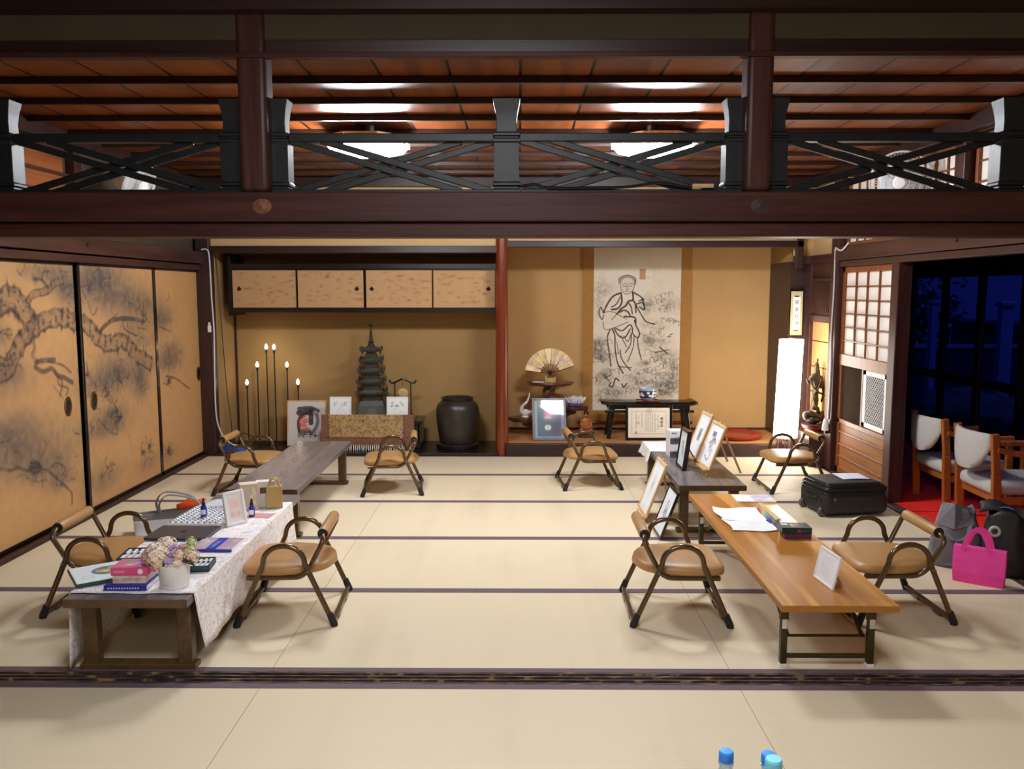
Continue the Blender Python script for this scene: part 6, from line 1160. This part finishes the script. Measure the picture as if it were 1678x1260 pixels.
# ------------------------------------------------------------------ armchairs on the veranda
def armchair(lb, loc, rz):
    t = thing('armchair', lb, 'chair', loc, rz, 'wooden armchairs on the veranda')
    for s in (-1, 1):
        y = .235 * s
        b = B(); b.bar((0, y, 0), (-.02, y, .40), .034, .055, (1, 0, 0)); b.bar((-.02, y, .40), (-.045, y, .66), .034, .05, (1, 0, 0)); b.build('back_leg', 'chairwood', t, 0, bevel=.006)
        b = B(); b.bar((.44, y, 0), (.42, y, .50), .034, .05, (1, 0, 0)); b.build('front_leg', 'chairwood', t, 0, bevel=.006)
        b = B(); P = [(-.03, y, .56), (.08, y, .535), (.25, y, .515), (.45, y, .52)]
        for p_, q_ in zip(P, P[1:]): b.bar(p_, q_, .045, .035)
        b.build('armrest', 'chairwood', t, 0, bevel=.006)
        b = B(); b.box(-.01, y - .012, .2, .43, y + .012, .25); b.build('side_rail', 'chairwood', t, 0, bevel=.004)
    for x_ in (.40, 0): b = B(); b.box(x_, -.22, .2, x_ + .022, .22, .25); b.build('cross_rail', 'chairwood', t, 0, bevel=.004)
    b = B(); b.box(-.035, -.215, .25, .465, .215, .345); b.build('seat', 'grayfab', t, 60, bevel=.04, seg=6)
    b = B()
    def bk(u, v, o):
        y = (u - .5) * .44; e = abs(u - .5) * 2; lo = .40 + .17 * e ** 3.2; z = lo + (.655 - lo) * v; return V((-.055 - .055 * (1 - e * e) + o * (1 - .65 * e ** 4) * (1 - .5 * (abs(v - .5) * 2) ** 4), y, z))
    n = 20
    rings = [[bk(k / n, j / 8, -.022) for j in range(9)] + [bk(k / n, j / 8, .022) for j in range(8, -1, -1)] for k in range(n + 1)]
    b.loft(rings); b.build('backrest', 'grayfab', t, 70)
armchair('grey upholstered wooden armchair on the red carpet, next to the reddish post', (3.085, 6.2, .004), .0); armchair('grey upholstered wooden armchair on the red carpet, behind the grey and black bags', (3.085, 5.56, .004), -.02)
# ------------------------------------------------------------------ wall fans, lamps
def fan(lb, T, r=.17):
    t = thing('wall_fan', lb, 'fan', (0, 0, 0), 0, 'white fans on the upper walls'); t.matrix_world = T      # local +z faces the room
    b = B()
    for k in range(5):
        q = r * (.3 + .7 * k / 4); zz = .05 + .03 * (1 - (k / 4) ** 2); b.tube([(q * math.cos(a * PI / 18), q * math.sin(a * PI / 18), zz) for a in range(36)], .0018, 5, closed=True)
    for k in range(56): a = k * 2 * PI / 56; b.tube([(.04 * math.cos(a), .04 * math.sin(a), .08), (r * .6 * math.cos(a), r * .6 * math.sin(a), .072), (r * math.cos(a), r * math.sin(a), .05), (r * .97 * math.cos(a), r * .97 * math.sin(a), .01), (r * .5 * math.cos(a), r * .5 * math.sin(a), -.02)], .0014, 4)
    b.tube([(r * math.cos(a * PI / 18), r * math.sin(a * PI / 18), .04) for a in range(36)], .007, 6, closed=True); b.build('grille', 'fanw', t, 40)
    for k in range(4):
        a0 = k * PI / 2; b = B(); b.grid(lambda u, v: V(((.03 + .115 * v) * math.cos(a0 + (u - .5) * 1.2 * (.6 + .6 * v)), (.03 + .115 * v) * math.sin(a0 + (u - .5) * 1.2 * (.6 + .6 * v)), .03 + .03 * (u - .5))), 6, 5); b.build('blade', pbr('pale_fan_blade', (196, 202, 206), .35), t, 60, solid=.002)
    b = B(); b.lathe([(.002, .095), (.035, .092), (.045, .08), (.045, .07)], 20); b.build('hub_cap', 'white', t)
    b = B(); b.lathe([(.02, .02), (.06, -.0), (.085, -.05), (.085, -.12), (.06, -.17), (.01, -.18)], 20); b.build('motor_housing', 'fanw', t)
    b = B(); b.tube([(0, 0, -.1), (0, -.03, -.17), (0, .02, -.24)], .02, 8); b.build('bracket', 'fanw', t)
    return t
def face(loc, d, up=(0, 0, 1)):
    z = V(d).normalized(); x = V(up).cross(z).normalized(); y = z.cross(x); return Matrix(((x.x, y.x, z.x, loc[0]), (x.y, y.y, z.y, loc[1]), (x.z, y.z, z.z, loc[2]), (0, 0, 0, 1)))
fan('white wall fan in front of the paper transom at the upper right', face((2.60, 5.85, 2.31), (-.55, -.8, -.2)), .2)
fan('white wall fan seen from the side at the upper left', face((-2.74, 6.1, 2.335), (.86, -.2, -.4)), .16)
def ceiling_lamp(lb, x, y):
    t = thing('ceiling_lamp', lb, 'lamp', (x, y, 2.455), 0, 'lit octagonal ceiling lamps'); r = .275
    oc = lambda q, z: [V((q * math.cos(PI / 8 + k * PI / 4), q * math.sin(PI / 8 + k * PI / 4), z)) for k in range(8)]
    b = B(); b.loft([oc(r * .70, 0), oc(r * .86, .012), oc(r * .865, .014)]); b.build('diffuser', 'lamp', t, 0)
    b = B(); b.loft([oc(r * .862, .012), oc(r * .98, .045), oc(r * .98, .085)], cap=False); b.build('side_panel', 'lampside', t, 0)
    b = B(); b.loft([oc(r * 1.02, .083), oc(r * 1.02, .1), oc(r * .8, .104)]); b.build('top_frame', 'pine', t, 0)
    for k in range(8):
        a = PI / 8 + k * PI / 4; b = B(); b.bar((r * 1.0 * math.cos(a), r * 1.0 * math.sin(a), .045), (r * 1.0 * math.cos(a), r * 1.0 * math.sin(a), .09), .016, .016, (math.cos(a), math.sin(a), 0)); b.build('corner_strip', 'pine', t, 0)
    b = B(); b.lathe([(.09, .1), (.09, .13), (.05, .14), (.05, .174)], 20); b.build('ceiling_mount', 'beam_d', t)
ceiling_lamp('lit octagonal ceiling lamp, left of the two seen through the lattice', -.985, 5.6); ceiling_lamp('lit octagonal ceiling lamp, right of the two seen through the lattice', .875, 5.6)
# ------------------------------------------------------------------ water bottles at the picture edge
def pet(lb, x, y, cap, s=1.):
    t = thing('water_bottle', lb, 'bottle', (x, y, .3455), 0, 'plastic water bottles'); t.scale = (s, s, s)
    b = B(); b.lathe([(.028, 0), (.033, .008), (.033, .06), (.031, .066), (.033, .072), (.033, .15), (.031, .168), (.024, .19), (.0145, .21), (.0135, .222), (.0165, .224), (.0165, .227), (.0125, .228), (.0125, .24)], 28); b.build('bottle', 'pet', t, 40)
    b = B()
    for k in range(28): a = 2 * PI * k / 28; b.bar((.0148 * math.cos(a), .0148 * math.sin(a), .230), (.0148 * math.cos(a), .0148 * math.sin(a), .249), .0012, .0014, (math.cos(a), math.sin(a), 0))
    b.lathe([(.0147, .229), (.0147, .25), (.0135, .2525), (.002, .253)], 28); b.build('cap', cap, t, 40)
    b = B(); b.lathe([(.0333, .07), (.0333, .145)], 28); b.build('label_band', pbr('bottle_label_' + cap, (206, 220, 236), .5), t, 60)
pet('plastic water bottle with a blue cap, standing alone at the bottom picture edge', .443, 1.70, 'capblue'); pet('plastic water bottle with a blue cap, partly behind the cyan-capped one', .530, 1.69, 'capblue'); pet('plastic water bottle with a pale cyan cap at the bottom picture edge', .518, 1.618, 'capcyan', 1.12)
# ------------------------------------------------------------------ light and camera
def area(name, loc, size, power, col, rot_=(0, 0, 0), shape='DISK'):
    l = bpy.data.lights.new(name, 'AREA'); l.shape = shape; l.size = size; l.energy = power; l.color = lin(col); o = bpy.data.objects.new(name, l); COL.objects.link(o); o.location = loc; o.rotation_euler = rot_
l = bpy.data.lights.new('near_room_lamp', 'POINT'); l.energy = 60; l.shadow_soft_size = .4; l.color = lin((255, 244, 230)); o = bpy.data.objects.new('near_room_lamp', l); COL.objects.link(o); o.location = (-.2, -.9, 2.45)
area('near_floor_fill', (-.1, 1.5, 2.74), 1.0, 36, (238, 243, 255))  # added fill without a fixture, brightens the near floor
w = bpy.data.worlds.new('night'); sc.world = w; w.use_nodes = True; bg = w.node_tree.nodes['Background']; bg.inputs[0].default_value = (.01, .018, .16, 1); bg.inputs[1].default_value = .3
area('garden_moon_glow', (8, 9, 6), 4, 60, (90, 120, 255))
cam = bpy.data.cameras.new('camera'); co = bpy.data.objects.new('camera', cam); COL.objects.link(co)
cam.sensor_width = 36; cam.lens = 1380 / 1678 * 36; p_, yw = math.atan(153 / 1380), math.atan(11 / 1380)
co.location = (0, 0, 1.57); co.rotation_euler = (PI / 2 - p_, 0, yw); sc.camera = co
sc.view_settings.view_transform = 'Standard'; sc.view_settings.look = 'None'; sc.view_settings.exposure = .8
sc.cycles.use_denoising = True; sc.cycles.max_bounces = 6; sc.cycles.diffuse_bounces = 4; sc.cycles.glossy_bounces = 3; sc.cycles.transparent_max_bounces = 8
sc.cycles.sample_clamp_indirect = 8; sc.cycles.caustics_reflective = False; sc.cycles.caustics_refractive = False
